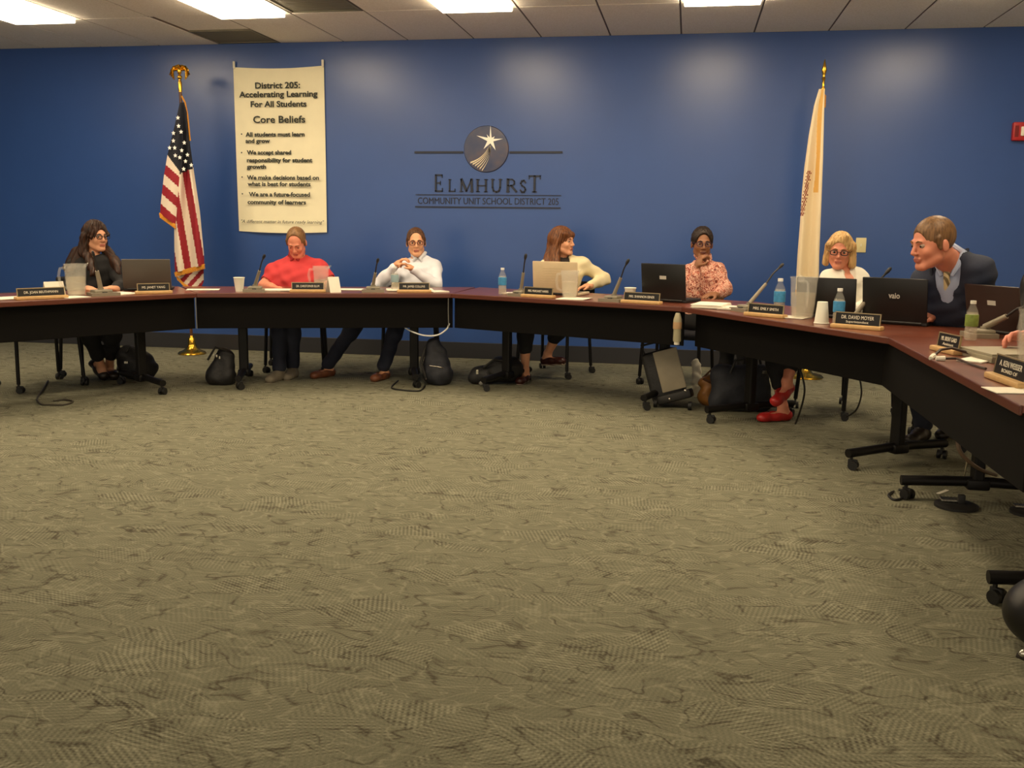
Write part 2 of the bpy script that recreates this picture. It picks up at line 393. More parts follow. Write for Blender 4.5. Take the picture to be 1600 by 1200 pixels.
for k in range(5):
    L = float(np.linalg.norm(J[k+1]-J[k])); a = ang(k)
    t = thing('conference_table', TLAB[k], 'table', (*J[k], 0), a, 'conference tables set in a ring')
    e = TD*math.tan(math.radians(18.4))
    eL = e if k > 0 else e; eR = e if k < 4 else .0
    g_ = .0025
    prof = [(g_, 0), (L-g_, 0), (L+eR-g_, TD), (-eL+g_, TD)]
    obj('tabletop', MB().poly(prof, .024, Tm(0, 0, TZ-.024)), wood, t)
    # moulded front edge
    ed = MB(); ed.box(L/2, -.004, TZ-.016, L-.004, .012, .034, .005); obj('edge_band', ed, woodedge, t)
    ps, pa, pb = {2: (.07, -.015, L-.012), 3: (.12, -.01, L+.02), 4: (.022, -.245, L+.02)}.get(k, (.07, -.015, L+.015))
    obj('modesty_panel', MB().box((pa+pb)/2, ps, (.464+TZ-.025)/2, pb-pa, .016, TZ-.025-.464, .003), panelm, t)
    obj('side_rails', MB().box(L/2, .18, TZ-.045, L-.3, .03, .04).box(L/2, .5, TZ-.045, L-.3, .03, .04), black, t)
    for x in (.27, L-.27):
        lg = MB(); lg.box(x, .37, .40, .07, .05, .60, .01); lg.box(x, .37, TZ-.04, .06, .5, .03, .004)
        lo = obj('leg', lg, black, t)
        ft = MB(); ft.tube([(x, .035, .088), (x, .37, .10), (x, .72, .088)], .025, 10, flat=.95)
        ft.box(x, .37, .09, .085, .1, .05, .01)
        fo = obj('foot_bar', ft, black, lo, True)
        for y in (.06, .70): caster(t, x, y, .6 if y < .3 else 2.1, .025, parent=lo)
# ------------------------------------------------------------------ chairs
fabric_dk = mat('chair_fabric_dark', (34, 34, 42), .9, noise=.12, nscale=80)
fabric_gr = mat('chair_fabric_grey', (92, 98, 108), .9, noise=.1, nscale=80)
def chair(x, y, rz, label, fab=fabric_dk, back=.84, group='caster chairs around the tables', seatz=.45):
    t = thing('conference_chair', label, 'chair', (x, y, 0), rz, group)     # sitter faces local -Y
    obj('seat', MB().box(0, 0, seatz-.03, .48, .46, .06, .025, seg=3), fab, t, True)
    bk = MB(); bk.box(0, .235, (back+.60)/2, .45, .035, back-.60, .016, Tm(0, 0, 0, 0, 0, 0), 3); obj('backrest', bk, fab, t, True)
    fr = MB()
    for s in (-1, 1): fr.tube([(s*.235, .18, seatz-.02), (s*.24, .25, .55), (s*.225, .255, back-.05)], .012, 8)
    fr.box(0, -.2, seatz-.065, .46, .02, .02); fr.box(0, .18, seatz-.065, .46, .02, .02)
    obj('back_frame', fr, black, t)
    for sx_ in (-1, 1):
        for sy_ in (-1, 1):
            l = obj('leg', MB().tube([(sx_*.225, sy_*.19, seatz-.03), (sx_*.24, sy_*.215, .065)], .014, 8), black, t, True)
            caster(t, sx_*.24, sy_*.215, .8*sx_, .024, top=.07, parent=l)
    return t
# ------------------------------------------------------------------ table-top things
wheat = mat('pale_wood', (206, 168, 112), .5, noise=.08, nscale=30)
plateb = mat('plate_black', (22, 20, 18), .35)
goldf = mat('plate_gold_rim', (176, 158, 122), .35, .7)
ink_w = mat('ink_white', (232, 226, 208), .6)
ink_k = mat('ink_dark', (40, 38, 36), .7)
paper = mat('paper_white', (236, 230, 212), .8)
greyp = mat('mic_grey', (142, 134, 116), .45, .2)
darkp = mat('mic_dark', (30, 28, 27), .5)
clear = mat('clear_plastic', (226, 224, 214), .08, spec=.6, alpha=.13)
water = mat('water_in_glass', (224, 212, 182), .15, alpha=.30)
bluel = mat('bottle_label_blue', (62, 140, 190), .5, noise=.2, nscale=40)
greenl = mat('bottle_label_green', (120, 140, 60), .5, noise=.25, nscale=60)
cupm = mat('foam_cup_white', (240, 238, 220), .7)
def put(px, k, s, z=TZ): q = sb(px, k, s); return (float(q[0]), float(q[1]), z)
def nameplate(px, k, s, w, l1, l2, label, yaw=0., hp=.055):
    t = thing('nameplate', label, 'nameplate', put(px, k, s), ang(k)+yaw, 'black nameplates on wooden bases')
    obj('base', MB().box(0, 0, .011, w+.03, .062, .022, .006), wheat, t, True)
    M = Tm(0, 0, .018, -.13)
    obj('plate', MB().box(0, 0, hp/2, w, .005, hp, M=M), plateb, t)
    fr = MB()
    for s_ in (-1, 1): fr.box(s_*w/2, 0, hp/2, .005, .008, hp, M=M)
    fr.box(0, 0, hp, w+.005, .008, .005, M=M); obj('rim', fr, goldf, t)
    tx = MB(); tx.text(l1, hp*.42, .0006, M @ Tm(0, -.0034, hp*(.62 if l2 else .5), PI/2), width=w*.72)
    obj('lettering', tx, ink_w, t)
    if l2: obj('small_lettering', MB().text(l2, hp*.26, .0006, M @ Tm(0, -.0034, hp*.27, PI/2), width=w*.5), ink_w, t)
def microphone(px, k, s, tip, label, base_z=0., thick=1., dz=-.05, bw=.13):
    """desk microphone; tip = (px, py) of its end, dz = how far nearer/farther the tip is than the base"""
    p = put(px, k, s, TZ+base_z); t = thing('microphone', label, 'microphone', p, ang(k), 'gooseneck microphones on the tables')
    b = MB(); b.poly([(-bw/2, -.06), (bw/2, -.06), (bw/2*.8, .08), (-bw/2*.8, .08)], .022)
    b.box(0, .02, .03, bw*.62, .1, .022, .009); b.cyl(.020, .03, .052, 14, Tm(0, .03, 0))
    obj('base', b, greyp, t, True)
    obj('button', MB().box(0, -.035, .024, .03, .02, .008, .002), darkp, t)
    q = Vector(at(tip[0], tip[1], depth(p)+dz)); Mi = t.matrix_basis.inverted() if False else (Matrix.Translation(Vector(p)) @ Matrix.Rotation(ang(k), 4, 'Z')).inverted()
    e = Mi @ q; s0 = Vector((0, .03, .05)); m1 = s0.lerp(e, .52)
    m1b = s0.lerp(e, .75)+Vector((0, 0, .012)); 
    obj('lower_stem', MB().tube([s0, m1], [.011*thick, .009*thick], 10), greyp, t, True)
    obj('gooseneck', MB().tube([m1, m1b, e], [.0045*thick, .0042*thick, .0045*thick], 8), darkp, t, True)
    d = (e-m1b).normalized(); obj('windscreen', MB().tube([e-d*.02, e, e+d*.02, e+d*.028], [.006, .011, .010, .004], 10), darkp, t, True)
def pitcher(px, k, s, label, rz=0., sc_=1., fill=.6):
    t = thing('pitcher', label, 'pitcher', put(px, k, s), ang(k)+rz, 'clear plastic water pitchers'); Hh = .215*sc_; r = .068*sc_
    obj('body', MB().lathe([(r*.78, 0), (r*.84, .012), (r*.92, Hh*.35), (r*.97, Hh*.7), (r, Hh*.93), (r*1.07, Hh), (r*1.03, Hh), (r*.96, Hh*.92), (r*.88, Hh*.35), (r*.76, .012), (.0001, .010)], 36, None, 12, .018), clear, t, True)
    obj('water', MB().lathe([(r*.74, .012), (r*.86, Hh*.35), (r*.9, Hh*fill)], 28), water, t, True)
    obj('spout', MB().tube([(r*.85, 0, Hh*.86), (r*1.15, 0, Hh*.97), (r*1.32, 0, Hh*1.02)], [.02, .016, .008], 10, flat=.5), clear, t, True)
    obj('handle', MB().tube([(-r*.9, 0, Hh*.88), (-r*1.45, 0, Hh*.86), (-r*1.6, 0, Hh*.65), (-r*1.45, 0, Hh*.35), (-r*.88, 0, Hh*.25)], .008, 8, flat=1.3), clear, t, True)
    obj('ice_guard', MB().box(r*.2, 0, Hh*.9, r*1.2, r*1.4, .004), clear, t)
def bottle(px, k, s, label, lab=bluel, h=.20, group='water bottles', capc=(236, 236, 230), wm=None):
    t = thing('water_bottle', label, 'bottle', put(px, k, s), 0, group); r = .031*h/.2
    obj('body', MB().lathe([(r*.9, 0), (r, .008), (r, h*.28), (r*.93, h*.33), (r, h*.38), (r, h*.62), (r*.88, h*.72), (r*.45, h*.88), (r*.42, h*.92)], 22), wm or clear, t, True)
    obj('water', MB().lathe([(r*.85, .004), (r*.93, .012), (r*.92, h*.62), (r*.8, h*.7)], 18), water, t, True)
    obj('label_band', MB().lathe([(r*1.01, h*.36), (r*1.02, h*.37), (r*1.02, h*.64), (r*1.01, h*.65)], 22), lab, t, True)
    obj('cap', MB().cyl(r*.46, h*.92, h, 16), mat('cap_%d' % capc[0], capc, .4), t, True)
def cup(px, k, s, label, inv=False, h=.095):
    t = thing('foam_cup', label, 'cup', put(px, k, s), 0, 'white foam cups'); a, b = (.040, .028) if inv else (.028, .040)
    pr = [(a, 0), (b, h)] if inv else [(a, 0), (b, h*.96), (b+.003, h), (b-.003, h), (a-.003, .006), (.0001, .005)]
    obj('body', MB().lathe(pr, 24), cupm, t, True)
    obj('rim', MB().lathe([(.040, .0), (.0432, .003), (.040, .006)] if inv else [(.040, h-.005), (.0432, h-.002), (.0405, h+.001)], 24), cupm, t, True)
def tent(px, k, s, w, h, label, yaw=0.):
    o = MB(); M = Tm(0, 0, 0)
    for sg in (-1, 1):
        o.box(0, sg*.028, h/2, w, .0015, h*1.03, M=Tm(0, 0, 0, 0, 0, 0) @ Matrix.Translation((0, 0, 0)) @ Tm(0, sg*.0, 0, sg*.0) )
    o = MB(); bm = o.bm
    P = [(-w/2, -.04, 0), (w/2, -.04, 0), (w/2, 0, h), (-w/2, 0, h), (w/2, .04, 0), (-w/2, .04, 0)]
    v = [bm.verts.new(p) for p in P]; v2 = [bm.verts.new((p[0], p[1]*.93, p[2]*.985)) for p in P]
    for A in ((0, 1, 2, 3), (3, 2, 4, 5)): bm.faces.new([v[i] for i in A]); bm.faces.new([v2[i] for i in reversed(A)])
    for a_, b_ in ((0, 1), (1, 2), (2, 4), (4, 5), (5, 3), (3, 0)): bm.faces.new((v[a_], v[b_], v2[b_], v2[a_]))
    t = obj('tent_card', o, paper); t.location = put(px, k, s); t.rotation_euler = (0, 0, ang(k)+yaw)
    return tag(t, label, 'card', 'folded tent cards')
def papers(px, k, s, w, d_, h, label, yaw=0., z0=0., m=paper, name='paper_stack', sheets=3):
    o = MB()
    for i in range(sheets): o.box(rng.uniform(-.006, .006), rng.uniform(-.006, .006), h*(i+.5)/sheets, w, d_, h/sheets*.9, 0, Tm(0, 0, 0, 0, 0, rng.uniform(-.04, .04)))
    t = obj(name, o, m); t.location = put(px, k, s, TZ+z0+.001); t.rotation_euler = (0, 0, ang(k)+yaw); return tag(t, label, 'papers', 'papers on the tables')
scrm = mat('laptop_black', (19, 18, 18), .38); deck = mat('laptop_deck', (34, 33, 32), .5)
def laptop(px, k, s, label, w=.36, h=.235, yaw=0., tilt=-.16, m=None, logo=None, dm=None, lz=0.):
    """screen back faces the camera side; hinge at local origin, keyboard towards +Y"""
    m = m or scrm; t = thing('laptop', label, 'laptop', put(px, k, s), ang(k)+yaw, 'open laptops')
    obj('keyboard_base', MB().box(0, .125, .011, w, .25, .02, .005), dm or deck, t, True)
    obj('keys', MB().box(0, .14, .0222, w*.86, .12, .002), darkp, t)
    obj('hinge', MB().cyl(.009, -w*.42, w*.42, 12, Tm(0, 0, .014, 0, PI/2)), darkp, t, True)
    M = Tm(0, 0, .018, -tilt)
    l = obj('lid', MB().box(0, 0, h/2, w, .012, h, .005, M), m, t, True)
    obj('screen', MB().box(0, .0068, h/2, w*.92, .001, h*.86, 0, M), mat('screen_dim', (60, 66, 74), .3, emit=(120, 140, 160), es=.25), t)
    if logo == 'sticker':
        b = MB(); b.box(0, -.0066, h*.62, .05, .001, .024, 0, M)
        obj('sticker', b, mat('sticker_silver', (196, 192, 180), .5), l)
    if logo == 'mark':
        b = MB(); b.text('vaio', .045, .0006, M @ Tm(0, -.0068, h*.60, PI/2), width=.06, bold=.001); obj('lid_mark', b, mat('sticker_silver', (196, 192, 180), .5), l)
    if logo == 'lines':
        b = MB()
        for q in range(7): b.box(-.02+.01*math.sin(q*2.1), -.0066, h*(.3+.08*q), w*(.5+.12*math.sin(q)), .0008, .004, 0, M)
        obj('printed_lines', b, mat('faint_ink', (196, 176, 140), .7), l)
    return t
# table 0
papers(14, 0, .25, .26, .2, .006, 'white sheets of paper at the left edge of the photo, left of the first nameplate', .1)
nameplate(64, 0, .10, .30, 'DR. JOAN BEUTHMANN', '', 'black nameplate at the left end, in front of a white tent card', .0)
tent(84, 0, .30, .13, .10, 'white folded card standing behind the leftmost nameplate')
papers(112, 0, .12, .16, .18, .004, 'white napkin under the leftmost pitcher', .2, name='napkin', sheets=1)
pitcher(119, 0, .22, 'clear pitcher of water at the far left, in front of the long-haired woman in black', 0, 1.03)
microphone(160, 0, .16, (146, 398), 'grey desk microphone in front of the long-haired woman in black', thick=1.5, dz=-.1, bw=.2)
papers(186, 0, .24, .2, .2, .006, 'white papers between the leftmost microphone and the grey laptop', .3)
laptop(231, 0, .42, 'dark grey laptop turned to the long-haired woman in black', .34, .225, -.55, -.24, mat('laptop_grey', (82, 76, 68), .45))
nameplate(240, 0, .12, .22, 'MS. JANET YANG', '', 'black nameplate in front of the dark grey laptop', -.25)
# table 1
papers(318, 1, .35, .24, .14, .003, 'thin white sheet at the left end of the table, near the hanging striped flag', .1, sheets=1)
cup(374, 1, .18, 'white foam cup left of the man in the red shirt', h=.105)
microphone(398, 1, .14, (412, 402), 'grey desk microphone left of the man in the red shirt', thick=1.2, dz=-.12, bw=.16)
papers(428, 1, .26, .30, .2, .01, 'white papers in front of the man in the red shirt', .05)
nameplate(481, 1, .10, .235, 'DR. CHRISTOPHER BLUM', '', 'black nameplate in front of the man in the red shirt')
pitcher(502, 1, .28, 'clear pitcher of water in front of the man in the red shirt', .3, .88, .45)
tent(521, 1, .13, .09, .115, 'white card standing right of the red-shirted man, beside his pitcher', .5)
papers(548, 1, .4, .22, .16, .004, 'white sheets lying between the men in red and white', -.1)
microphone(583, 1, .15, (590, 408), 'grey desk microphone left of the man with clasped hands', thick=1.25, dz=-.12, bw=.17)
bottle(617, 1, .3, 'half-hidden water bottle with grey-blue label in front of the man with clasped hands', mat('bottle_label_pale', (140, 165, 172), .5), .19)
nameplate(647, 1, .10, .23, 'MR. JAMES COLLINS', '', 'black nameplate in front of the man with clasped hands')
papers(640, 1, .3, .36, .2, .012, 'white papers behind the nameplate of the man with clasped hands', .03)
papers(683, 1, .16, .14, .12, .008, 'crumpled white napkin right of the nameplate of the man with clasped hands', .5, name='napkin', sheets=2)
# table 2
bottle(785, 2, .16, 'water bottle with blue label standing alone left of the cream laptop', h=.20)
papers(799, 2, .22, .1, .12, .012, 'small white paper pad beside the lone water bottle', .2)
microphone(811, 2, .12, (821, 402), 'grey desk microphone left of the cream laptop', thick=1.2, dz=-.1)
nameplate(841, 2, .08, .235, 'MRS. MARGARET HARRIS', '', 'black nameplate in front of the cream laptop')
laptop(868, 2, .36, 'cream laptop in front of the woman in the cream blazer', .36, .235, .12, -.10, mat('laptop_cream', (205, 184, 148), .6, noise=.04), 'lines', mat('laptop_cream2', (200, 182, 150), .6))
pitcher(890, 2, .17, 'clear pitcher of water in front of the cream laptop', .2, .93)
papers(897, 2, .12, .2, .2, .006, 'white papers under the pitcher in front of the cream laptop', .15)
microphone(957, 2, .10, (980, 410), 'grey desk microphone right of the woman in the cream blazer', thick=1.2, dz=-.08, bw=.16)
cup(985, 2, .27, 'white foam cup behind the nameplate left of the black laptop', h=.09)
nameplate(1003, 2, .07, .26, 'MRS. SHANNON EBNER', '', 'black nameplate left of the black laptop with the silver sticker')
laptop(1038, 2, .30, 'black laptop with silver sticker in front of the woman in the patterned blouse', .335, .25, -.06, -.14, None, 'sticker')
# table 3
papers(1112, 3, .16, .2, .28, .025, 'thick open pad of papers in front of the woman in the patterned blouse', .75, sheets=5)
papers(1150, 3, .22, .15, .2, .015, 'white papers beside the microphone right of the woman in the patterned blouse', .5)
microphone(1166, 3, .20, (1220, 416), 'grey desk microphone leaning right, in front of the thick pad of papers', thick=1.2, dz=.1, bw=.17)
nameplate(1198, 3, .09, .235, 'MRS. EMILY SMITH', '', 'black nameplate left of the two bottles and the pitcher by the blonde woman', .35)
bottle(1219, 3, .25, 'full water bottle with blue label left of the large pitcher', h=.22)
papers(1238, 3, .20, .2, .15, .006, 'white napkin under the large pitcher left of the blonde woman', .5, name='napkin', sheets=2)
pitcher(1256, 3, .24, 'large clear pitcher of water left of the blonde woman', PI-.5, 1.12, .62)
laptop(1292, 3, .40, 'black laptop in front of the blonde woman, partly hidden by the large pitcher', .34, .22, .65, -.13)
cup(1287, 3, .15, 'white foam cup standing upside down in front of the blonde woman', True, h=.12)
bottle(1313, 3, .18, 'half-empty water bottle with blue label beside the upside-down cup', h=.20)
nameplate(1343, 3, .13, .24, 'DR. DAVID MOYER', 'Superintendent', 'black nameplate in front of the blonde woman', .45, .065)
microphone(1334, 3, .34, (1387, 424), 'desk microphone behind the blonde woman\'s nameplate, reaching right', thick=1.3, dz=-.05)
laptop(1401, 3, .50, 'large black laptop with silver lettering beside the man in the suit', .345, .245, .52, -.20, None, 'mark')
# table 4
nameplate(1489, 4, .12, .17, 'MR. BRENT GARD', 'Assistant', 'small black nameplate on the nearest table beside the green bottle', .25, .062)
bottle(1523, 4, .36, 'green-labelled bottle in front of the brown laptop at the right', greenl, .19, 'water bottles', (225, 225, 210))
laptop(1560, 4, .57, 'dark brown laptop seen from behind at the right edge, beside the suited man', .33, .235, .55, -.22, mat('laptop_brown', (46, 28, 22), .4), 'sticker')
microphone(1534, 4, .44, (1606, 478), 'grey desk microphone on the nearest table, its stem reaching out of the picture', thick=1.5, dz=-.2, bw=.17)
papers(1588, 4, .32, .26, .3, .035, 'grey binder lying on the nearest table behind the last nameplate', .2, m=mat('binder_grey', (150, 142, 120), .6), name='binder', sheets=4)
papers(1538, 4, .17, .1, .16, .006, 'white folded sheet beside the small nameplate on the nearest table', .9, sheets=1)
nameplate(1590, 4, .10, .24, 'A. KEN WEISSER', 'BOARD OF', 'black nameplate on a long wooden base nearest the right edge', .1, .07)
papers(1600, 4, .06, .12, .16, .003, 'white sheet on the front edge of the nearest table', .1, sheets=1)
pitcher(1632, 4, .30, 'clear pitcher cut by the right edge of the photo', .3, 1.1)
# power cable with white plugs lying across the nearest table
t = thing('power_cable', 'dark cable with white plugs lying across the nearest table top', 'cable', put(1500, 4, .1), 0)
p0 = np.array(put(1500, 4, .1)); cb = MB()
def rel(p, o=None): return tuple(np.array(p, float)-(p0 if o is None else np.array(o, float)))
pA = [np.array(put(px, 4, s_, TZ+z)) for px, s_, z in ((1468, .01, .012), (1478, .05, .03), (1495, .10, .035), (1520, .16, .02), (1545, .24, .006), (1556, .30, .006))]
pB = [np.array(put(px, 4, s_, TZ+z)) for px, s_, z in ((1486, .035, .01), (1505, .08, .012), (1525, .10, .006), (1540, .11, .006), (1552, .12, .006))]
cb.tube([rel(p) for p in pA], .006, 8); cb.tube([rel(p) for p in pB], .005, 8); obj('cord', cb, mat('cord_brown', (60, 42, 30), .5), t, True)
for P_ in (pA, pB):
    o = MB(); v0 = Vector(rel(P_[0])); d = (Vector(rel(P_[0]))-Vector(rel(P_[1]))).normalized(); o.tube([v0, v0+d*.035], [.011, .009], 8); obj('plug', o, paper, t, True)
# things at the joints of the tables
def cord(name, pts, r, m, label, cat='cable', group=None, parent=None):
    pts = [np.array(p, float) for p in pts]; o0 = pts[0]
    # Catmull-Rom
    out = []
    Q = [pts[0]]+pts+[pts[-1]]
    for i in range(1, len(Q)-2):
        for u in np.linspace(0, 1, 7, endpoint=False):
            a, b, c_, d = Q[i-1], Q[i], Q[i+1], Q[i+2]
            out.append(.5*((2*b)+(c_-a)*u+(2*a-5*b+4*c_-d)*u*u+(3*b-a-3*c_+d)*u**3))
    out.append(pts[-1])
    o = obj(name, MB().tube([tuple(p-o0) for p in out], r, 8), m, parent, True); o.location = [float(v) for v in o0]
    return tag(o, label, cat, group) if parent is None else o
def T3(k, al, s, z): q = J[k]+tang(k)*al+norm_(k)*s; return np.array([q[0], q[1], z])
whitec = mat('cord_white', (226, 226, 222), .5); blackc = mat('cord_black', (22, 20, 18), .6); greyc = mat('cord_grey', (120, 118, 112), .5)
cord('network_cable', [T3(1, 1.50, .02+.12, .47), T3(1, 1.56, .1, .435), T3(1, 1.66, .07, .405), T3(1, 1.76, .05, .41), T3(1, 1.83, .045, .455), T3(1, 1.85, .04, .5)], .006, mat('cord_bright', (236, 236, 232), .4), 'white network cable drooping below the table joint under the man with clasped hands')
cord('cable', [T3(1, -.005, -.012, TZ-.005), T3(1, -.005, -.013, .6), T3(1, -.004, -.01, .47)], .0035, greyc, 'thin grey cable hanging at the table joint below the striped flag', group='cables at the table joints')
cord('cable', [T3(2, -.02, -.012, TZ-.005), T3(2, -.02, -.013, .6), T3(2, -.018, -.01, .47)], .0035, greyc, 'thin grey cable hanging at the table joint below the wall emblem', group='cables at the table joints')
q = T3(3, -.015, -.025, .48); t = thing('hanging_bottle', 'clear plastic bottle wedged upright in the table joint under the black laptop with the sticker', 'bottle', q, 0)
obj('body', MB().lathe([(.024, .02), (.027, .03), (.025, .10), (.028, .11), (.028, .165), (.016, .205), (.013, .21)], 20), mat('frosted_plastic', (190, 182, 150), .3, alpha=.8), t, True)
obj('label_band', MB().lathe([(.0285, .105), (.029, .11), (.029, .145), (.0285, .15)], 20), mat('label_amber', (186, 150, 110), .6), t, True)
obj('cap', MB().cyl(.018, 0, .022, 14), ink_w, t, True)
# ------------------------------------------------------------------ wall: banner, emblem, alarm, plate
def Wp(px, py, y=D): return hit(px, py, 1, y)
cloth_b = mat('banner_cloth', (244, 236, 202), .75, noise=.03, nscale=6)
bl, br_, bz0, bz1 = -4.262, -3.369, 1.155, 2.672
t = thing('wall_banner', 'cream fabric banner with printed core beliefs hanging on the blue wall', 'banner', ((bl+br_)/2, D-.02, 1.9), 0)
nx, nz = 36, 60; o = MB(); gr = {}
def bsurf(u, v):
    x = bl+(br_-bl)*u-(bl+br_)/2; z = bz0+(bz1-bz0)*v-1.9
    z -= .018*math.sin(PI*u)*v+.012*math.sin(PI*u)*(1-v)
    y = .004-.012*math.sin(PI*u)*(1-v)**2-.006*math.sin(9*u+5*(1-v))*(1-v)**2-.004*math.exp(-((u-.12-.5*(1-v-.78))/.05)**2)*(1 if v < .25 else 0)
    return x, y, z
for side, dy in ((0, 0.), (1, .0025)):
    for i in range(nx+1):
        for j in range(nz+1):
            x, y, z = bsurf(i/nx, j/nz); gr[side, i, j] = o.bm.verts.new((x, y+dy, z))
    for i in range(nx):
        for j in range(nz): o.bm.faces.new([gr[side, i+a, j+b] for a, b in ((0, 0), (1, 0), (1, 1), (0, 1))][::(1 if side == 0 else -1)])
obj('cloth', o, cloth_b, t, True)
for s, px_ in ((-1, 'l'), (1, 'r')):
    b = MB(); b.box(s*.437, .0, .795, .022, .012, .06, .004); b.cyl(.008, -.01, .006, 12, Tm(s*.437, -.002, .765, PI/2)); obj('hanging_clip', b, ink_w, t)
tx = MB(); BI = mat('banner_ink', (52, 56, 50), .8)
def bl_text(s, x0, x1, y, capx, bold=.0, shear=0.):
    a = Wp(x0, y); b = Wp(x1, y); w = b[0]-a[0]; size = capx/178.*1.38
    yo = -.024 if a[2] < 1.7 else -.013
    tx.text(s, size, .0004, Tm((a[0]+b[0])/2-(bl+br_)/2, yo, a[2]-1.9, PI/2), width=w, bold=bold, shear=shear)
for a in (('District 205:', 401, 471, 135, 10, .002), ('Accelerating Learning', 376, 498, 149, 9.5, .002), ('For All Students', 394, 481, 164, 9.5, .002), ('Core Beliefs', 398, 479, 188, 11.5, .0018),
          ('All students must learn', 386, 478, 211, 7, .002), ('and grow', 386, 424, 221, 7, .002), ('We accept shared', 388, 457, 239, 7, .002), ('responsibility for student', 388, 490, 251, 7, .002), ('growth', 388, 418, 261, 7, .002),
          ('We make decisions based on', 389, 501, 278, 7, .002), ('what is best for students', 390, 488, 288, 7, .002), ('We are a future-focused', 392, 487, 304, 7, .002), ('community of learners', 390, 481, 316, 7, .002),
          ('"A different matter in future ready learning"', 380, 509, 346, 5.5, .0, .25)): bl_text(*a)
for y in (210, 239, 277, 303):
    a = Wp(380+(y-210)*.02, y); tx.cyl(.007, 0, .001, 10, Tm(a[0]-(bl+br_)/2, -.022 if y > 230 else -.014, a[2]-1.9, PI/2))
obj('lettering', tx, BI, t)
# emblem with lettering
navy = mat('emblem_navy', (24, 30, 48), .45); ec = Wp(760, 233)
t = thing('wall_emblem', 'dark school district emblem with a shooting star mounted on the blue wall', 'sign', (ec[0], D, ec[2]), 0)
def ew(px, py): a = Wp(px, py); return a[0]-ec[0], a[2]-ec[2]
X90 = Tm(0, 0, 0, PI/2)
def bars(name, rects, th=.012):
    b = MB()
    for (xa, ya, xb, yb) in rects:
        a = ew(xa, ya); c_ = ew(xb, yb); b.box((a[0]+c_[0])/2, -th/2, (a[1]+c_[1])/2, abs(c_[0]-a[0]), th, abs(a[1]-c_[1]))
    return obj(name, b, navy, t)
bars('bar', [(648, 236.5, 724, 239.5)]); bars('bar', [(796, 236.5, 879, 239.5)]); bars('bar', [(650, 303.5, 877, 305.8)]); bars('bar', [(649, 322, 876, 325.8)])
em = bpy.data.materials.new('emblem_disc'); em.use_nodes = True; nt = em.node_tree; b = nt.nodes['Principled BSDF']; b.inputs['Roughness'].default_value = .4
tc = nt.nodes.new('ShaderNodeTexCoord'); n = nt.nodes.new('ShaderNodeTexNoise'); n.inputs['Scale'].default_value = 7; nt.links.new(tc.outputs['Object'], n.inputs['Vector'])
nt.links.new(ramp(nt, n.outputs['Fac'], [(.3, (50, 62, 98)), (.5, (70, 74, 100)), (.7, (92, 82, 92))]), b.inputs['Base Color'])
rr = abs(ew(796, 233)[0])*.98
obj('disc', MB().lathe([(rr*.97, 0), (rr, .004), (rr*.97, .014), (rr*.8, .018), (.0001, .02)], 48, X90), em, t, True)
star = mat('emblem_star', (255, 252, 240), .4)
sx0, sy0 = ew(767, 219); pts = []
arms = [(90, .125), (60, .022), (38, .05), (20, .03), (5, .115), (-25, .03), (-62, .105), (-90, .03), (-128, .10), (-160, .03), (163, .135), (140, .03), (125, .06), (108, .022)]
for a_, r_ in arms:
    a2 = math.radians(a_); pts.append((sx0+r_*math.cos(a2), sy0+r_*math.sin(a2)))
obj('starburst', MB().poly(list(reversed(pts)), .003, Tm(0, -.0205, 0, PI/2)), star, t)
tb = MB()
for q in range(6):
    u = q/5; A_ = np.array(ew(765+2.5*u, 228)); Bq = np.array(ew(757+11*u, 248)); Cq = np.array(ew(736+18*u, 254.5+12*u)); up, dn = [], []
    for w_ in np.linspace(0, 1, 12):
        p = (1-w_)**2*A_+2*w_*(1-w_)*Bq+w_*w_*Cq; up.append((p[0], p[1]+.003+.0055*w_)); dn.append((p[0]-.002, p[1]-.003-.0035*w_))
    tb.poly(up+dn[::-1], .002, Tm(0, -.0215, 0, PI/2))
obj('comet_tail', tb, mat('emblem_tail', (226, 214, 184), .5), t)
# serif capitals drawn as strokes
GL = {'E': [(0, 0, .16, 1), (0, 0, .75, .08), (0, .92, .72, 1), (.1, .47, .55, .54), (.68, .0, .75, .22), (.65, .8, .72, 1), (.5, .38, .55, .62)],
      'L': [(.05, 0, .2, 1), (0, 0, .75, .08), (0, .93, .3, 1), (.68, 0, .75, .25)], 'H': [(.05, 0, .2, 1), (.7, 0, .85, 1), (.1, .46, .8, .54), (0, 0, .28, .06), (0, .94, .28, 1), (.62, 0, .92, .06), (.62, .94, .92, 1)],
      'T': [(.35, 0, .5, 1), (0, .92, .86, 1), (.25, 0, .6, .06), (0, .76, .06, 1), (.8, .76, .86, 1)]}
lt = MB()
def slab(x0, z0, x1, z1): lt.box((x0+x1)/2, -.006, (z0+z1)/2, abs(x1-x0), .012, abs(z1-z0))
def stroke(P, w, x, z, sw, sh):
    for a_, b_ in zip(P, P[1:]):
        a_ = Vector((x+a_[0]*sw, 0, z+a_[1]*sh)); b_ = Vector((x+b_[0]*sw, 0, z+b_[1]*sh)); d = b_-a_; L_ = d.length
        lt.box(0, 0, 0, L_+w*.5, .0118, w, 0, Matrix.Translation((a_+b_)/2+Vector((0, -.006, 0))) @ Matrix.Rotation(-math.atan2(d.z, d.x), 4, 'Y'))
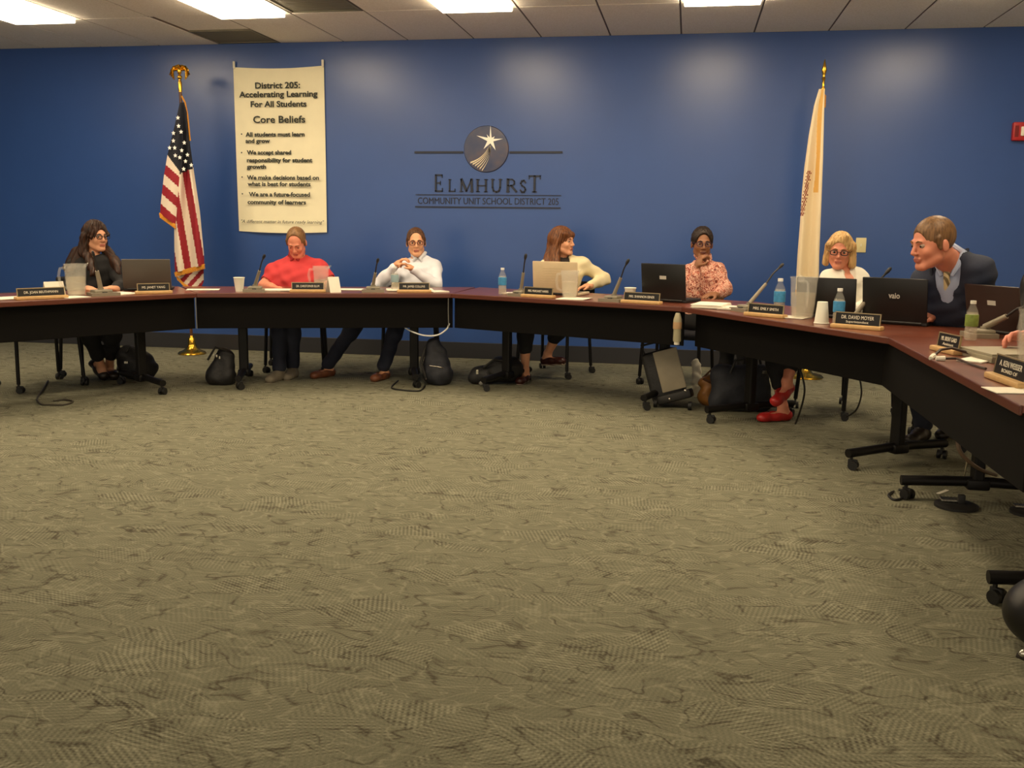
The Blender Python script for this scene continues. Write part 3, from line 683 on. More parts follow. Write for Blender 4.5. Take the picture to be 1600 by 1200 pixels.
def glyph(ch, px0, px1, pyb, pyt):
    a = ew(px0, pyb); b_ = ew(px1, pyt); sw, sh = b_[0]-a[0], b_[1]-a[1]
    if ch in GL:
        for r in GL[ch]: slab(a[0]+r[0]*sw, a[1]+r[1]*sh, a[0]+r[2]*sw, a[1]+r[3]*sh)
    elif ch == 'M':
        stroke([(.12, 0), (.14, 1)], .012, *a, sw, sh); stroke([(.14, 1), (.5, .05)], .02, *a, sw, sh); stroke([(.5, .05), (.86, 1)], .010, *a, sw, sh); stroke([(.86, 1), (.9, 0)], .022, *a, sw, sh); slab(a[0], a[1], a[0]+.26*sw, a[1]+.06*sh); slab(a[0]+.76*sw, a[1], a[0]+sw, a[1]+.06*sh)
    elif ch == 'U':
        stroke([(.15, 1), (.15, .35), (.25, .08), (.5, 0), (.72, .08), (.82, .35), (.82, 1)], .016, *a, sw, sh); slab(a[0], a[1]+.94*sh, a[0]+.32*sw, b_[1]); slab(a[0]+.66*sw, a[1]+.94*sh, b_[0], b_[1])
    elif ch == 'R':
        stroke([(.15, 0), (.15, 1)], .022, *a, sw, sh); stroke([(.15, .98), (.55, .98), (.75, .85), (.75, .62), (.55, .5), (.15, .5)], .012, *a, sw, sh); stroke([(.45, .5), (.95, .02)], .018, *a, sw, sh); slab(a[0], a[1], a[0]+.32*sw, a[1]+.06*sh)
    elif ch == 'S':
        stroke([(.85, .8), (.6, 1), (.3, .95), (.15, .75), (.35, .55), (.7, .42), (.85, .22), (.65, .02), (.35, .0), (.1, .2)], .014, *a, sw, sh)
for ch, x0, x1, yb, yt in (('E', 680, 696, 299.5, 272.5), ('L', 701, 715, 299.5, 280), ('M', 718, 740, 299.5, 280), ('H', 744, 764, 300, 280), ('U', 767, 785, 300, 280), ('R', 791, 808, 300, 280), ('S', 812, 823, 300.5, 282), ('T', 826, 848, 300.5, 274)): glyph(ch, x0, x1, yb, yt)
obj('lettering', lt, navy, t)
tx = MB(); a = ew(653, 314); b_ = ew(873, 314); tx.text('COMMUNITY UNIT SCHOOL DISTRICT 205', .085, .003, Tm((a[0]+b_[0])/2, -.003, a[1], PI/2), width=b_[0]-a[0]); obj('small_lettering', tx, navy, t)
a = Wp(1597, 206); t = thing('fire_alarm', 'red fire alarm strobe on the blue wall at the right edge', 'fire alarm', (a[0], D, a[2]), 0)
obj('housing', MB().box(0, -.025, 0, .17, .05, .15, .012), mat('alarm_red', (176, 30, 34), .45), t, True)
obj('lens', MB().box(.0, -.055, 0, .05, .02, .075, .006), mat('alarm_lens', (240, 232, 214), .3), t, True)
obj('grille', MB().box(-.055, -.051, 0, .03, .003, .09), mat('alarm_dark', (120, 20, 24), .5), t)
a = Wp(1345, 383); t = thing('wall_plate', 'cream switch plate on the blue wall behind the blonde woman', 'switch', (a[0], D, a[2]), 0)
obj('plate', MB().box(0, -.005, 0, .085, .01, .125, .004), mat('plate_cream', (226, 212, 160), .5), t, True)
obj('toggle', MB().box(0, -.014, 0, .012, .014, .026, .003), mat('toggle_cream', (236, 228, 200), .4), t)
# ------------------------------------------------------------------ flags on poles
gold = mat('gold_metal', (214, 168, 62), .22, 1.); fringe = mat('gold_fringe', (214, 146, 44), .8, noise=.15, nscale=120); pole = mat('pole_wood', (96, 60, 34), .4)
red = mat('flag_red', (150, 26, 40), .75, noise=.06); white = mat('flag_white', (232, 216, 196), .75); navyf = mat('flag_blue', (26, 28, 40), .8); starw = mat('star_white', (250, 248, 244), .6)
def interp(P, y):
    ys = [p[1] for p in P]; return float(np.interp(y, ys, [p[0] for p in P]))
def drape(name, root, loc, Lp, Rp, yt, yb, colf, mats, yw, fold, nu=44, nv=120, ybl=None):
    """hanging cloth: left/right outline in photo columns at a wall distance, real folds in depth, two sides"""
    o = MB(); G = {}
    for j in range(nv+1):
        for i in range(nu+1):
            u = i/nu; v = j/nv; yb_ = yb if ybl is None else ybl[0]+(ybl[1]-ybl[0])*u
            py = yt+(yb_-yt)*v; xl, xr = interp(Lp, py), interp(Rp, py); px = xl+(xr-xl)*u
            p = Wp(px, py, yw+fold(u, v)); G[i, j] = (o.bm.verts.new(p-loc), px, py)
    B = {k: o.bm.verts.new(v[0].co+Vector((0, .004, 0))) for k, v in G.items()}
    for j in range(nv):
        for i in range(nu):
            q = [G[i, j], G[i, j+1], G[i+1, j+1], G[i+1, j]]; mx, my = sum(a[1] for a in q)/4, sum(a[2] for a in q)/4
            f = o.bm.faces.new([a[0] for a in q]); f.material_index = colf(mx, my); f.smooth = True
            f2 = o.bm.faces.new([B[k] for k in ((i, j), (i+1, j), (i+1, j+1), (i, j+1))]); f2.material_index = f.material_index; f2.smooth = True
    return o
def merge(a, b):
    me = bpy.data.meshes.new('m'); b.bm.to_mesh(me); b.bm.free(); a.bm.from_mesh(me); bpy.data.meshes.remove(me); return a
def flag_pole(root, pole_pts, base_kind, zt):
    obj('pole', MB().tube(pole_pts, .013, 12), pole, root, True)
fx, fy = -4.60, 8.47
t = thing('flag', 'star-spangled striped flag hanging on a pole with a gold eagle, left of the banner', 'flag', (fx, fy, 0), 0); loc = np.array((fx, fy, 0.))
top = Wp(281, 126, fy)-loc
obj('pole', MB().tube([(0, 0, .12), tuple(top*np.array((1, 0, 1)))], .0135, 12), pole, t, True)
obj('ferrule', MB().lathe([(.016, top[2]-.10), (.018, top[2]-.02), (.012, top[2]+.0), (.012, top[2]+.03)], 16, Tm(top[0], 0, 0)), gold, t, True)
eg = MB(); ez = top[2]+.03; ex = top[0]; S_ = Tm(ex, 0, ez)
eg.sph(.022, S_ @ Tm(0, 0, .0)); eg.sph(.02, S_ @ Tm(0, 0, .055), 1, .9, 1.9); eg.sph(.013, S_ @ Tm(0, -.012, .098), 1, 1.3, 1)
eg.tube([(ex, -.02, ez+.098), (ex, -.036, ez+.092)], [.006, .002], 6)
ego = obj('eagle_finial', eg, gold, t, True)
for s in (-1, 1):
    w_ = MB()
    for q in range(4): w_.tube([(ex+s*.012, .002*q, ez+.08-.006*q), (ex+s*(.055+.004*q), .004, ez+.095-.012*q), (ex+s*(.098-.014*q), 0, ez+.02-.014*q)], [.014, .018, .009], 8, flat=.5)
    w_.sph(.05, S_ @ Tm(s*.048, .004, .078, 0, s*.55, 0), 1., .22, .42)
    obj('wing', w_, gold, ego, True)
obj('base', MB().lathe([(.125, 0), (.13, .008), (.12, .022), (.085, .035), (.05, .06), (.036, .10), (.032, .15), (.024, .16), (.018, .175)], 36), gold, t, True)
LA = [(281, 160), (272, 200), (262, 240), (256, 275), (251, 320), (249, 352)]; RA = [(283, 160), (283, 285), (277, 330), (274, 352)]
LB = [(281, 160), (283, 200), (282, 240), (276, 290), (272, 352), (273, 420), (275, 430)]; RB = [(288, 160), (292, 175), (296, 220), (303, 270), (312, 330), (318, 395), (320, 430)]
def colA(x, y):
    if y < 243+1.35*(x-262): return 0
    return 1+int(math.floor((y-.9*(x-262)-243)/17.)) % 2
def colB(x, y):
    if y < 271-.45*(x-283): return 0
    return 1+(int(math.floor((x-.17*(y-265)-284)/11.)) + 1) % 2
fm = [navyf, white, red, starw]
A_ = drape('a', t, loc, LB, RB, 160, 428, colB, fm, fy-.05, lambda u, v: -.035*math.sin(PI*u*3.1)*min(1, v*3)-.02, ybl=(426, 414))
B_ = drape('b', t, loc, LA, RA, 162, 350, colA, fm, fy-.09, lambda u, v: -.03*math.sin(PI*u)*min(1, v*3), ybl=(334, 352))
C_ = drape('c', t, loc, [(275, 415), (277, 438), (299, 455)], [(318, 415), (318, 440), (312, 455)], 415, 453, lambda x, y: 1+int((x+.9*y)/9.) % 2, fm, fy-.02, lambda u, v: -.02*math.sin(PI*u*2), 24, 30)
A_ = merge(merge(A_, B_), C_)
for sx_, sy_ in ((278, 184), (279, 197), (271, 208), (283, 206), (271, 220), (288, 223), (265, 231), (273, 231), (284, 235), (274, 243), (281, 246), (293, 242), (290, 252), (299, 258), (287, 264)):
    p = Wp(sx_, sy_, fy-.128)-loc
    pp = [((.021 if q % 2 == 0 else .010)*math.cos(PI/2+q*PI/5), (.021 if q % 2 == 0 else .010)*math.sin(PI/2+q*PI/5)) for q in range(10)]
    A_.mi = 3; A_.poly(pp, .0015, Matrix.Translation(Vector(p)) @ Tm(0, 0, 0, PI/2))
o = obj('cloth', A_, fm, t)
def fringe_strip(root, loc, P, w, yw, n=40, m=fringe):
    o = MB(); xs = np.linspace(0, 1, n)
    px_ = np.interp(xs, np.linspace(0, 1, len(P)), [p[0] for p in P]); py_ = np.interp(xs, np.linspace(0, 1, len(P)), [p[1] for p in P])
    for i in range(n-1):
        a = Wp(px_[i], py_[i], yw)-loc; b = Wp(px_[i+1], py_[i+1], yw)-loc
        o.tube([tuple(a), tuple((a+b)/2+np.array((.003, -.004*(i % 2), -w*.9)))], [max(.004, abs(b[0]-a[0])*.6), .003], 6)
        o.tube([tuple(a), tuple(b)], .005, 6)
    return obj('fringe', o, m, root, True)
fringe_strip(t, loc, [(249, 333), (274, 351)], .045, fy-.10); fringe_strip(t, loc, [(273, 426), (320, 413)], .045, fy-.085); fringe_strip(t, loc, [(276, 432), (288, 444), (303, 452)], .03, fy-.055)
obj('edge_cord', MB().tube([tuple(Wp(x, y, fy-.06)-loc) for x, y in ((284, 150), (289, 160), (293, 180), (297, 220))], .008, 8), fringe, t, True)
# white flag with gold fringe on the right
gx, gy = 1.02, 8.43
t = thing('flag', 'white flag with a rust-coloured emblem hanging on a pole left of the blonde woman', 'flag', (gx, gy, 0), 0); loc = np.array((gx, gy, 0.))
top = Wp(1286, 140, gy)-loc
obj('pole', MB().tube([(0, 0, .05), tuple(Wp(1285.5, 140, gy)-loc)], .0135, 12), pole, t, True)
sp = MB(); M_ = Tm(top[0], 0, top[2])
sp.lathe([(.017, -.03), (.019, 0), (.011, .02), (.010, .07), (.017, .085), (.010, .10), (.013, .12), (.022, .15), (.012, .19), (.002, .235)], 18, M_); obj('spear_finial', sp, gold, t, True)
obj('base', MB().lathe([(.14, 0), (.145, .008), (.13, .025), (.06, .04), (.035, .07), (.02, .09)], 36), gold, t, True)
L1 = [(1280, 138), (1272, 165), (1264, 210), (1257, 260), (1253, 300), (1250, 350), (1246, 400), (1243, 455)]; R1 = [(1289, 138), (1288, 165), (1286, 250), (1283, 330), (1280, 400), (1279, 455)]
cream = mat('flag_cream', (232, 214, 178), .75); rust = mat('flag_rust', (136, 62, 46), .8)
ILm = [cream, fringe, rust, mat('flag_gold_satin', (222, 176, 96), .7)]
def colI(x, y):
    l, r = interp(L1, y), interp(R1, y); u = (x-l)/(r-l)
    if y < 300 and .52+.1*math.sin(y*.03) < u < .82: return 3
    d = abs(x-(1259-.16*(y-300)))
    if 268 < y < 336 and d < 3.2+1.2*math.sin(y*1.1) and math.sin(y*.9+x*2.1) > -.55: return 2
    if 266 < y < 275 and x > 1275 and x < 1279: return 2
    return 0
A_ = drape('a', t, loc, L1, R1, 139, 452, colI, ILm, gy-.06, lambda u, v: -.035*math.sin(PI*u*2.6+.4)*min(1, v*2.5)); obj('cloth', A_, ILm, t)
fringe_strip(t, loc, [(1243, 453), (1262, 456), (1279, 453)], .05, gy-.07)
obj('hoist_cord', MB().tube([tuple(Wp(x, y, gy-.03)-loc) for x, y in ((1280, 150), (1284, 143), (1289, 150), (1288, 168))], .010, 8), fringe, t, True)
# ------------------------------------------------------------------ bags and cases on the carpet
bagb = mat('bag_black', (24, 23, 24), .6, noise=.2, nscale=30, bump=.3, bscale=50)
bagn = mat('bag_charcoal', (36, 38, 46), .7, noise=.2, nscale=25, bump=.3, bscale=40)
silver = mat('buckle_silver', (200, 196, 184), .25, .9)
def fl(px, py): q = hit(px, py, 2, 0); return (float(q[0]), float(q[1]), 0.)
CY = YAW
def bag(name, label, cat, loc, prims, m, rz=CY, h=.008, k=.03, planes=(), disp=None, extras=None):
    t = thing(name, label, cat, loc, rz)
    blob('body', prims, m, h, k, t, planes=list(planes)+[((0, 0, .002), (0, 0, -1))], disp=disp)
    return t
wr = lambda a, f: (lambda X, Y, Z: a*(np.sin(f*X+2*np.sin(f*.6*Z))*np.sin(f*.8*Z+1.7*Y*f*.4)))
t = bag('backpack', 'black backpack on the carpet beside the legs of the long-haired woman in black', 'backpack', fl(214, 592), [E_((0, 0, .12), (.15, .10, .13)), E_((-.06, -.03, .2), (.09, .08, .07)), E_((.07, 0, .08), (.10, .09, .08))], bagb, disp=wr(.006, 40))
obj('strap', MB().tube([(-.05, -.08, .2), (0, -.1, .27), (.07, -.08, .2), (.12, -.09, .08)], .010, 8), blackc, t, True); obj('buckle', MB().box(-.03, -.125, .15, .03, .006, .02, .002), silver, t)
t = bag('shoulder_bag', 'black bag leaning against the table leg left of the red-shirted man', 'bag', fl(346, 601), [K_((-.05, 0, .06), (.04, 0, .06), .065), K_((-.04, .01, .07), (.02, .03, .23), .075, .055), K_((.04, .01, .07), (.05, .03, .22), .07, .05)], bagb, disp=wr(.005, 45))
obj('strap', MB().tube([(-.08, -.06, .2), (-.02, -.05, .30), (.05, 0, .26)], .009, 8), blackc, t, True)
bk = MB()
for q in range(3): bk.box(-.03+.022*q, -.065, .245-.012*q, .012, .005, .02, .001, Tm(0, 0, 0))
obj('buckle', bk, silver, t)
t = bag('backpack', 'dark backpack standing below the white network cable', 'backpack', fl(681, 600), [K_((.0, 0, .09), (-.02, .02, .30), .105, .065), K_((.04, 0, .08), (.03, .02, .24), .10, .06), E_((.04, -.06, .09), (.08, .06, .08))], bagn, disp=wr(.006, 40))
obj('strap', MB().tube([(-.08, -.03, .30), (-.11, -.07, .18), (-.07, -.09, .05)], .012, 8), blackc, t, True); obj('zip', MB().tube([(-.04, -.095, .16), (.05, -.11, .15), (.11, -.06, .12)], .004, 6), silver, t, True)
t = bag('duffel_bag', 'black duffel bag lying under the table left of the cream-blazer woman\'s feet', 'bag', fl(772, 600), [K_((-.13, 0, .07), (.13, .04, .11), .065, .10), E_((.08, .03, .15), (.12, .09, .07)), K_((-.17, -.02, .05), (-.05, -.05, .06), .04)], bagb, disp=wr(.006, 35))
obj('handle', MB().tube([(-.08, -.06, .14), (0, -.09, .21), (.1, -.07, .19)], .010, 8), blackc, t, True); obj('buckle', MB().box(-.13, -.105, .11, .02, .006, .035, .002), silver, t); obj('foot', MB().sph(.018, Tm(-.1, -.09, .018)), greyc, t, True)
# rolling case with grey front, leaning back
t = thing('rolling_case', 'tilted black rolling case with a flat grey front, below the stickered black laptop', 'suitcase', fl(1052, 636), CY-.25)
M_ = Tm(0, 0, .035, -.12, -.30)
obj('body', MB().box(-.02, .05, .20, .24, .17, .36, .03, M_, 3), bagb, t, True)
obj('front_panel', MB().box(.035, -.045, .225, .17, .014, .29, .006, M_), mat('case_grey', (142, 132, 112), .55, noise=.06), t, True)
obj('base_tray', MB().box(.02, .02, .035, .24, .2, .06, .015, M_), blackc, t, True)
for x, y in ((-.12, -.05), (.12, -.08)):
    obj('wheel', MB().cyl(.03, -.012, .012, 18, Tm(x, y, .03, 0, PI/2)), rubber, t, True)
obj('clasp', MB().sph(.012, M_ @ Tm(.11, -.08, .06)), silver, t, True); obj('clasp', MB().sph(.010, M_ @ Tm(-.01, -.085, .03)), silver, t, True)
obj('pull_handle', MB().tube([tuple(M_ @ Vector((-.11, .02, .36))), tuple(M_ @ Vector((-.13, .04, .44))), tuple(M_ @ Vector((.06, .04, .44))), tuple(M_ @ Vector((.06, .02, .36)))], .008, 8), blackc, t, True)
t = bag('handbag', 'slouching tan leather handbag between the rolling case and the big dark tote', 'handbag', fl(1110, 634), [E_((0, 0, .08), (.09, .07, .09)), E_((.0, .0, .17), (.085, .06, .05)), K_((-.05, -.02, .16), (.06, -.03, .19), .03)], mat('leather_tan', (150, 100, 46), .45, noise=.3, nscale=14, bump=.4, bscale=20), disp=wr(.009, 38))
obj('flap', MB().tube([(-.07, -.05, .2), (0, -.075, .17), (.07, -.05, .2)], [.012, .02, .012], 8, flat=.6), mat('leather_brown', (92, 56, 26), .5), t, True); obj('handle', MB().tube([(-.06, 0, .2), (0, .01, .26), (.06, 0, .2)], .008, 8), mat('leather_brown', (92, 56, 26), .5), t, True)
t = bag('paper_bag', 'small crumpled white bag beside the top of the rolling case', 'bag', tuple(np.array(fl(1088, 628))+np.array((0, .18, 0))), [E_((0, 0, .13), (.04, .03, .13)), E_((-.02, 0, .25), (.03, .02, .04))], paper, disp=wr(.008, 60))
t = thing('tote_bag', 'large dark tote bag on the carpet left of the red shoes', 'bag', fl(1158, 642), CY)
blob('body', [K_((-.17, 0, .06), (.15, 0, .06), .06), K_((-.17, .03, .25), (.13, .03, .27), .05), K_((-.16, 0, .08), (-.13, .02, .27), .06), K_((.14, 0, .08), (.12, .02, .27), .06), E_((0, 0, .16), (.18, .08, .15))], bagn, .009, .04, t, planes=[((0, 0, .002), (0, 0, -1)), ((0, 0, .32), (0, 0, 1))], disp=wr(.006, 25))
obj('handle', MB().tube([(-.1, -.05, .27), (-.07, -.06, .36), (.0, -.06, .37), (.04, -.05, .28)], .010, 8), blackc, t, True); obj('handle', MB().tube([(.0, .06, .27), (.05, .07, .38), (.12, .06, .37), (.14, .05, .28)], .010, 8), blackc, t, True); obj('buckle', MB().box(.13, -.06, .28, .03, .006, .02, .002), silver, t)
# leather bag near the camera at the right edge
q = np.array(fl(1606, 1024)); t = bag('leather_bag', 'black leather bag with chrome rings on the carpet at the lower right edge', 'bag', (q[0]+.06, q[1]+.02, 0), [E_((.06, .05, .11), (.17, .13, .12)), K_((-.0, .0, .09), (.1, -.04, .05), .07, .05)], mat('leather_black', (16, 14, 13), .42), rz=CY, h=.008)
for x, z in ((-.085, .150), (-.060, .130)): obj('ring', MB().sph(.013, Tm(x, -.062, z), 1, .7, 1.1), silver, t, True)
obj('ring', MB().sph(.015, Tm(-.115, -.085, .04), 1.2, .8, .9), silver, t, True)
obj('strap', MB().tube([(-.13, -.07, .03), (-.09, -.10, .024), (-.03, -.15, .02), (.06, -.20, .018), (.2, -.26, .018)], [.014, .022, .024, .022, .02], 8, flat=.5), mat('leather_black2', (30, 22, 16), .4), t, True)
# ------------------------------------------------------------------ floor cables
def fcord(pts, r, m, label, group=None):
    P = [np.array(fl(x, y))+np.array((0, 0, r+.001+(z or 0))) for x, y, z in pts]; return cord('floor_cable', P, r, m, label, group=group)
fcord([(75, 596, .0), (66, 612, 0), (58, 624, 0), (64, 633, 0), (80, 634, 0), (100, 634, 0), (114, 629, 0), (100, 626, 0), (84, 628, 0)], .006, mat('cord_dark', (58, 52, 42), .6), 'thin coiled cable on the carpet below the chair at the far left')  # the cable's own even dark brown
fcord([(622, 596, 0), (612, 607, 0), (630, 611, 0), (655, 612, 0), (664, 604, 0)], .006, blackc, 'dark cable loop on the carpet in front of the dark backpack')
def vcord(px_pts, s0, k, r, m, label, name='hanging_cable'):
    P = []
    for px, py, s in px_pts:
        q = sb(px, k, s); d = ray(px, py); tt = (q@d[:2])/(d[:2]@d[:2]); P.append(C+d*tt)
    P[-1][2] = max(P[-1][2], r)
    return cord(name, P, r, m, label)
vcord([(1247, 570, .3), (1254, 590, .3), (1257, 612, .3), (1251, 640, .35), (1243, 662, .42)], 0, 3, .006, blackc, 'black cable hanging to the carpet right of the red shoes')
vcord([(1343, 590, .5), (1346, 615, .5), (1338, 640, .55), (1322, 652, .62)], 0, 3, .005, blackc, 'black cable hanging to the carpet left of the suited man\'s chair legs')
vcord([(1496, 688, .14), (1500, 705, .15), (1515, 722, .2), (1535, 735, .3), (1556, 742, .4)], 0, 4, .009, mat('cord_tan', (104, 84, 66), .5), 'tan cable bundle looping below the nearest table')
vcord([(1512, 715, .24), (1508, 738, .26), (1502, 748, .27), (1470, 748, .22), (1424, 745, .1)], 0, 4, .004, mat('cord_pale', (170, 160, 130), .5), 'pale cable running along the foot bar of the nearest table')
fcord([(1396, 770, 0), (1388, 776, 0), (1398, 783, 0), (1412, 779, 0), (1420, 771, 0), (1404, 767, 0)], .006, blackc, 'small knot of black cable around the front caster of the nearest table')
q = fl(1494, 792); t = thing('floor_box', 'round floor power outlet with a silver lid beside the foot bar of the nearest table', 'power outlet', q, 0)
obj('ring', MB().lathe([(.095, 0), (.095, .012), (.075, .02), (.0001, .018)], 30), blackc, t, True); obj('lid', MB().box(-.015, .03, .026, .1, .06, .01, .003), silver, t); obj('plug', MB().box(.02, .0, .035, .03, .03, .05, .006), blackc, t, True)
q = fl(1600, 802); t = thing('floor_box', 'floor power outlet at the right edge below the nearest table', 'power outlet', (q[0]+.02, q[1], 0), 0)
obj('ring', MB().lathe([(.08, 0), (.08, .012), (.06, .02), (.0001, .018)], 30), blackc, t, True); obj('lid', MB().box(-.02, .03, .026, .07, .05, .01, .003), silver, t)
o = obj('paper_scrap', MB().box(0, 0, .002, .10, .018, .002), paper); o.location = fl(1473, 769); o.rotation_euler = (0, 0, .9); tag(o, 'small white paper scrap on the carpet left of the round floor outlet', 'paper')
# ------------------------------------------------------------------ people
def unit(v): v = np.asarray(v, float); return v/np.linalg.norm(v)
def Rz(a): return np.array(Matrix.Rotation(a, 3, 'Z'))
def headR(yaw, pitch, roll=0): return np.array(Matrix.Rotation(YAW+yaw, 3, 'Z') @ Matrix.Rotation(pitch, 3, 'X') @ Matrix.Rotation(roll, 3, 'Y'))
def head_prims(f=1.):          # face looks along -Y, origin mid-head, chin at -.115, crown at +.115
    return [(E_((0, .012, .030), (.074, .094, .085)), .02), (E_((0, -.022, -.030), (.058, .066, .080)), .03), (K_((-.044, -.005, -.060), (-.016, -.066, -.094), .022, .019), .02), (K_((.044, -.005, -.060), (.016, -.066, -.094), .022, .019), .02),
            (E_((0, -.070, -.094), (.022, .018, .017)), .015), (K_((-.028, -.080, .020), (.028, -.080, .020), .012), .012), (E_((-.033, -.060, -.026), (.021, .021, .022)), .02), (E_((.033, -.060, -.026), (.021, .021, .022)), .02),
            (K_((0, -.087, .010), (0, -.105, -.026), .0080, .0110), .010), (E_((-.011, -.097, -.031), (.008, .010, .007)), .006), (E_((.011, -.097, -.031), (.008, .010, .007)), .006),
            (K_((-.018, -.086, -.056), (.018, -.086, -.056), .0062), .006), (K_((-.014, -.086, -.067), (.014, -.086, -.067), .0066), .006)]
EARS = [(E_((s*.077, .012, -.010), (.009, .018, .030)), .006) for s in (-1, 1)]
SOCK = [E_((s*.031, -.094, .004), (.017, .012, .011)) for s in (-1, 1)]
def hand_prims(w, d, n, side, curl=.5, s=1., spread=.021):
    """w wrist, d direction along the palm, n palm normal, side towards the thumb"""
    w = np.array(w, float); d = unit(d); n = unit(np.array(n)-np.dot(n, d)*d); t = np.cross(d, n)
    if np.dot(t, side) < 0: t = -t
    Mx = np.stack([t, d, n], 1); out = [(E_(w+d*.045*s, (.040*s, .052*s, .016*s), Mx), .012), (K_(w-d*.01, w+d*.03*s, .027*s, .026*s), .015)]
    for i, (o, L) in enumerate(((.033, .072), (.011, .080), (-.011, .074), (-.032, .058))):
        p = w+d*(.085-.006*abs(i-1))*s+t*o*s*(spread/.021); a = curl*(.6+.1*i); dirv = d*math.cos(a)+n*math.sin(a)+t*(.06*(1-i)); dirv = unit(dirv)
        for q, (fr, r0, r1) in enumerate(((.45, .0095, .0088), (.32, .0088, .0082), (.25, .0082, .0072))):
            e = p+dirv*L*fr*s; out.append((K_(p, e, r0*s, r1*s), .004)); p = e
            a += curl*.9; dirv = unit(d*math.cos(a)+n*math.sin(a)+t*(.06*(1-i)))
    p = w+d*.022*s+t*.030*s; v1 = unit(d*.6+t*.65+n*.35*(.5+curl)); e = p+v1*.038*s; out.append((K_(p, e, .0125*s, .0105*s), .008))
    v2 = unit(d*.9+t*.15+n*.3*(.5+curl)); e2 = e+v2*.028*s; out.append((K_(e, e2, .0105*s, .0085*s), .004))
    return out
SKINS = {}
def person(label, px, k, s, neck, sh, head, arms, feet, skin, top, trouser, hair, hs=1., girth=1., sleeve=1., shoes=None, bare=.0, collar=None, vneck=0., extra=None, armr=1., hipz=.54, depthoff=(0, 0), glasses=None, hx=0., lean=0., lipc=(176, 100, 84), wrk=.004, topn='shirt', tlabel=None, hands=True, neckr=.05, hipoff=(0, 0), browc=(60, 42, 30), topinner=None):
    base = sb(px, k, s); hip = np.array([base[0]+hipoff[0], base[1]+hipoff[1], hipz]); Z = depth((base[0], base[1], 1.0))
    root = thing('person', label, 'person', (hip[0], hip[1], 0), 0); O = np.array([hip[0], hip[1], 0])
    def P(p): return at(p[0], p[1], Z+p[2])
    nk = P(neck)-O; SL, SR = P(sh[0])-O, P(sh[1])-O; hipl = hip-O; hc = P(head[0])-O; HR = headR(*head[1]); 
    mid = (SL+SR)/2; xa = unit(SR-SL); up = unit(mid-hipl); ya = unit(np.cross(up, xa)); xa = np.cross(ya, up); Tm3 = np.stack([xa, ya, up], 1)
    span = np.linalg.norm(SR-SL)/2
    tors = [(E_(hipl+np.array((0, 0, .0)), (.165*girth, .125*girth, .12), Tm3), .06), (E_(hipl*.62+mid*.38+np.array((0, 0, .0)), (.135*girth, .10*girth, .15), Tm3), .08), (E_(hipl*.30+mid*.70, ((span+.005)*max(.95, girth*.92), .105*girth, .16), Tm3), .08),
            (K_(mid-up*.03-xa*span*.55, mid-up*.03+xa*span*.55, .072, .072), .06)]
    trap = [(K_(nk-up*.01, SL+up*.012, .05*armr, .045*armr), .04), (K_(nk-up*.01, SR+up*.012, .05*armr, .045*armr), .04)]
    neckp = [(K_(mid*.35+nk*.65-up*.02, nk*.25+hc*.75+HR@np.array((0, .02, -.035)), neckr*1.05, neckr), .02)]
    f = Field([x[0] for x in tors]+[K_(nk, hc, .16)]+[K_(P(a['e'])-O, P(a['w'])-O, .14) for a in arms]+[K_(hipl, np.array(ft['a'])-O, .12) for ft in feet]+[K_(np.array(ft['a'])-O, np.array(ft['a'])-O+unit(np.array((*ft['d'], 0)))*.15, .05) for ft in feet], .0052)
    for p, kk in tors+trap: f.add(grow(p, -.012), kk)
    for p, kk in neckp: f.add(p, kk)
    armp = []; foreb = []
    for a, S_, in zip(arms, (SL, SR)):
        e, w = P(a['e'])-O, P(a['w'])-O; r = armr
        up_ = [(E_(S_, (.062*r, .060*r, .062*r)), .03), (K_(S_, e, .054*r, .043*r), .03)]; fo_ = [(K_(e, e*.45+w*.55, .043*r, .037*r), .02), (K_(e*.6+w*.4, w, .038*r, .027*r), .02)]
        armp.append((up_, fo_, e, w, a))
        for p, kk in up_+fo_: f.add(grow(p, -.006), kk)
        if hands and a.get('hand'):
            hd = a['hand']; 
            for p, kk in hand_prims(w, R0*hd[0][0]-F*hd[0][1]+np.array((0, 0, hd[0][2])), R0*hd[1][0]-F*hd[1][1]+np.array((0, 0, hd[1][2])), R0*hd[2][0]-F*hd[2][1]+np.array((0, 0, hd[2][2])), hd[3], hd[4] if len(hd) > 4 else 1.): f.add(p, kk)
    legp = []; Fh = unit(np.array((F[0], F[1], 0)))
    for sg, ft in zip((-1, 1), feet):
        A_ = np.array(ft['a'], float)-O; hj = hipl+xa*np.array((1, 1, 0))*sg*.09; hj[2] = hipz-.02; dv = A_[:2]-hj[:2]; dd = np.linalg.norm(dv); kd = ft.get('kd')
        kd = unit(np.array(kd)) if kd is not None else dv/max(dd, 1e-6)
        kn = hj+np.array((*(kd*min(.43, max(.36, dd))), 0)); kn[2] = .52; lp = [(K_(hj, kn, .085, .062), .05), (K_(kn, kn*.6+A_*.4, .058, .056), .03), (K_(kn*.62+A_*.38, A_, .056, .036), .03)]; legp.append((lp, kn, A_, ft))
        for p, kk in lp: f.add(grow(p, -.008 if p[4] > .04 else -.006), kk)
        d = unit(np.array((*ft['d'], ft.get('dz', 0.)))); heel = A_-np.array((0, 0, .055)); f.add(K_(A_, heel-d*.02, .034, .03), .02); f.add(K_(heel-d*.02, heel+d*.13+np.array((0, 0, -.012)), .032, .026), .03); f.add(E_(heel+d*.13+np.array((0, 0, -.01)), (.036, .036, .02)), .02)
    def toH(p): return (hc+HR@(np.asarray(p)*hs))
    def hp(p): 
        if p[0] == 'e': return ('e', toH(p[1]), p[2]*hs, HR if p[3] is None else HR@p[3])
        return ('c', toH(p[1]), toH(p[2]), p[3]*hs, p[4]*hs)
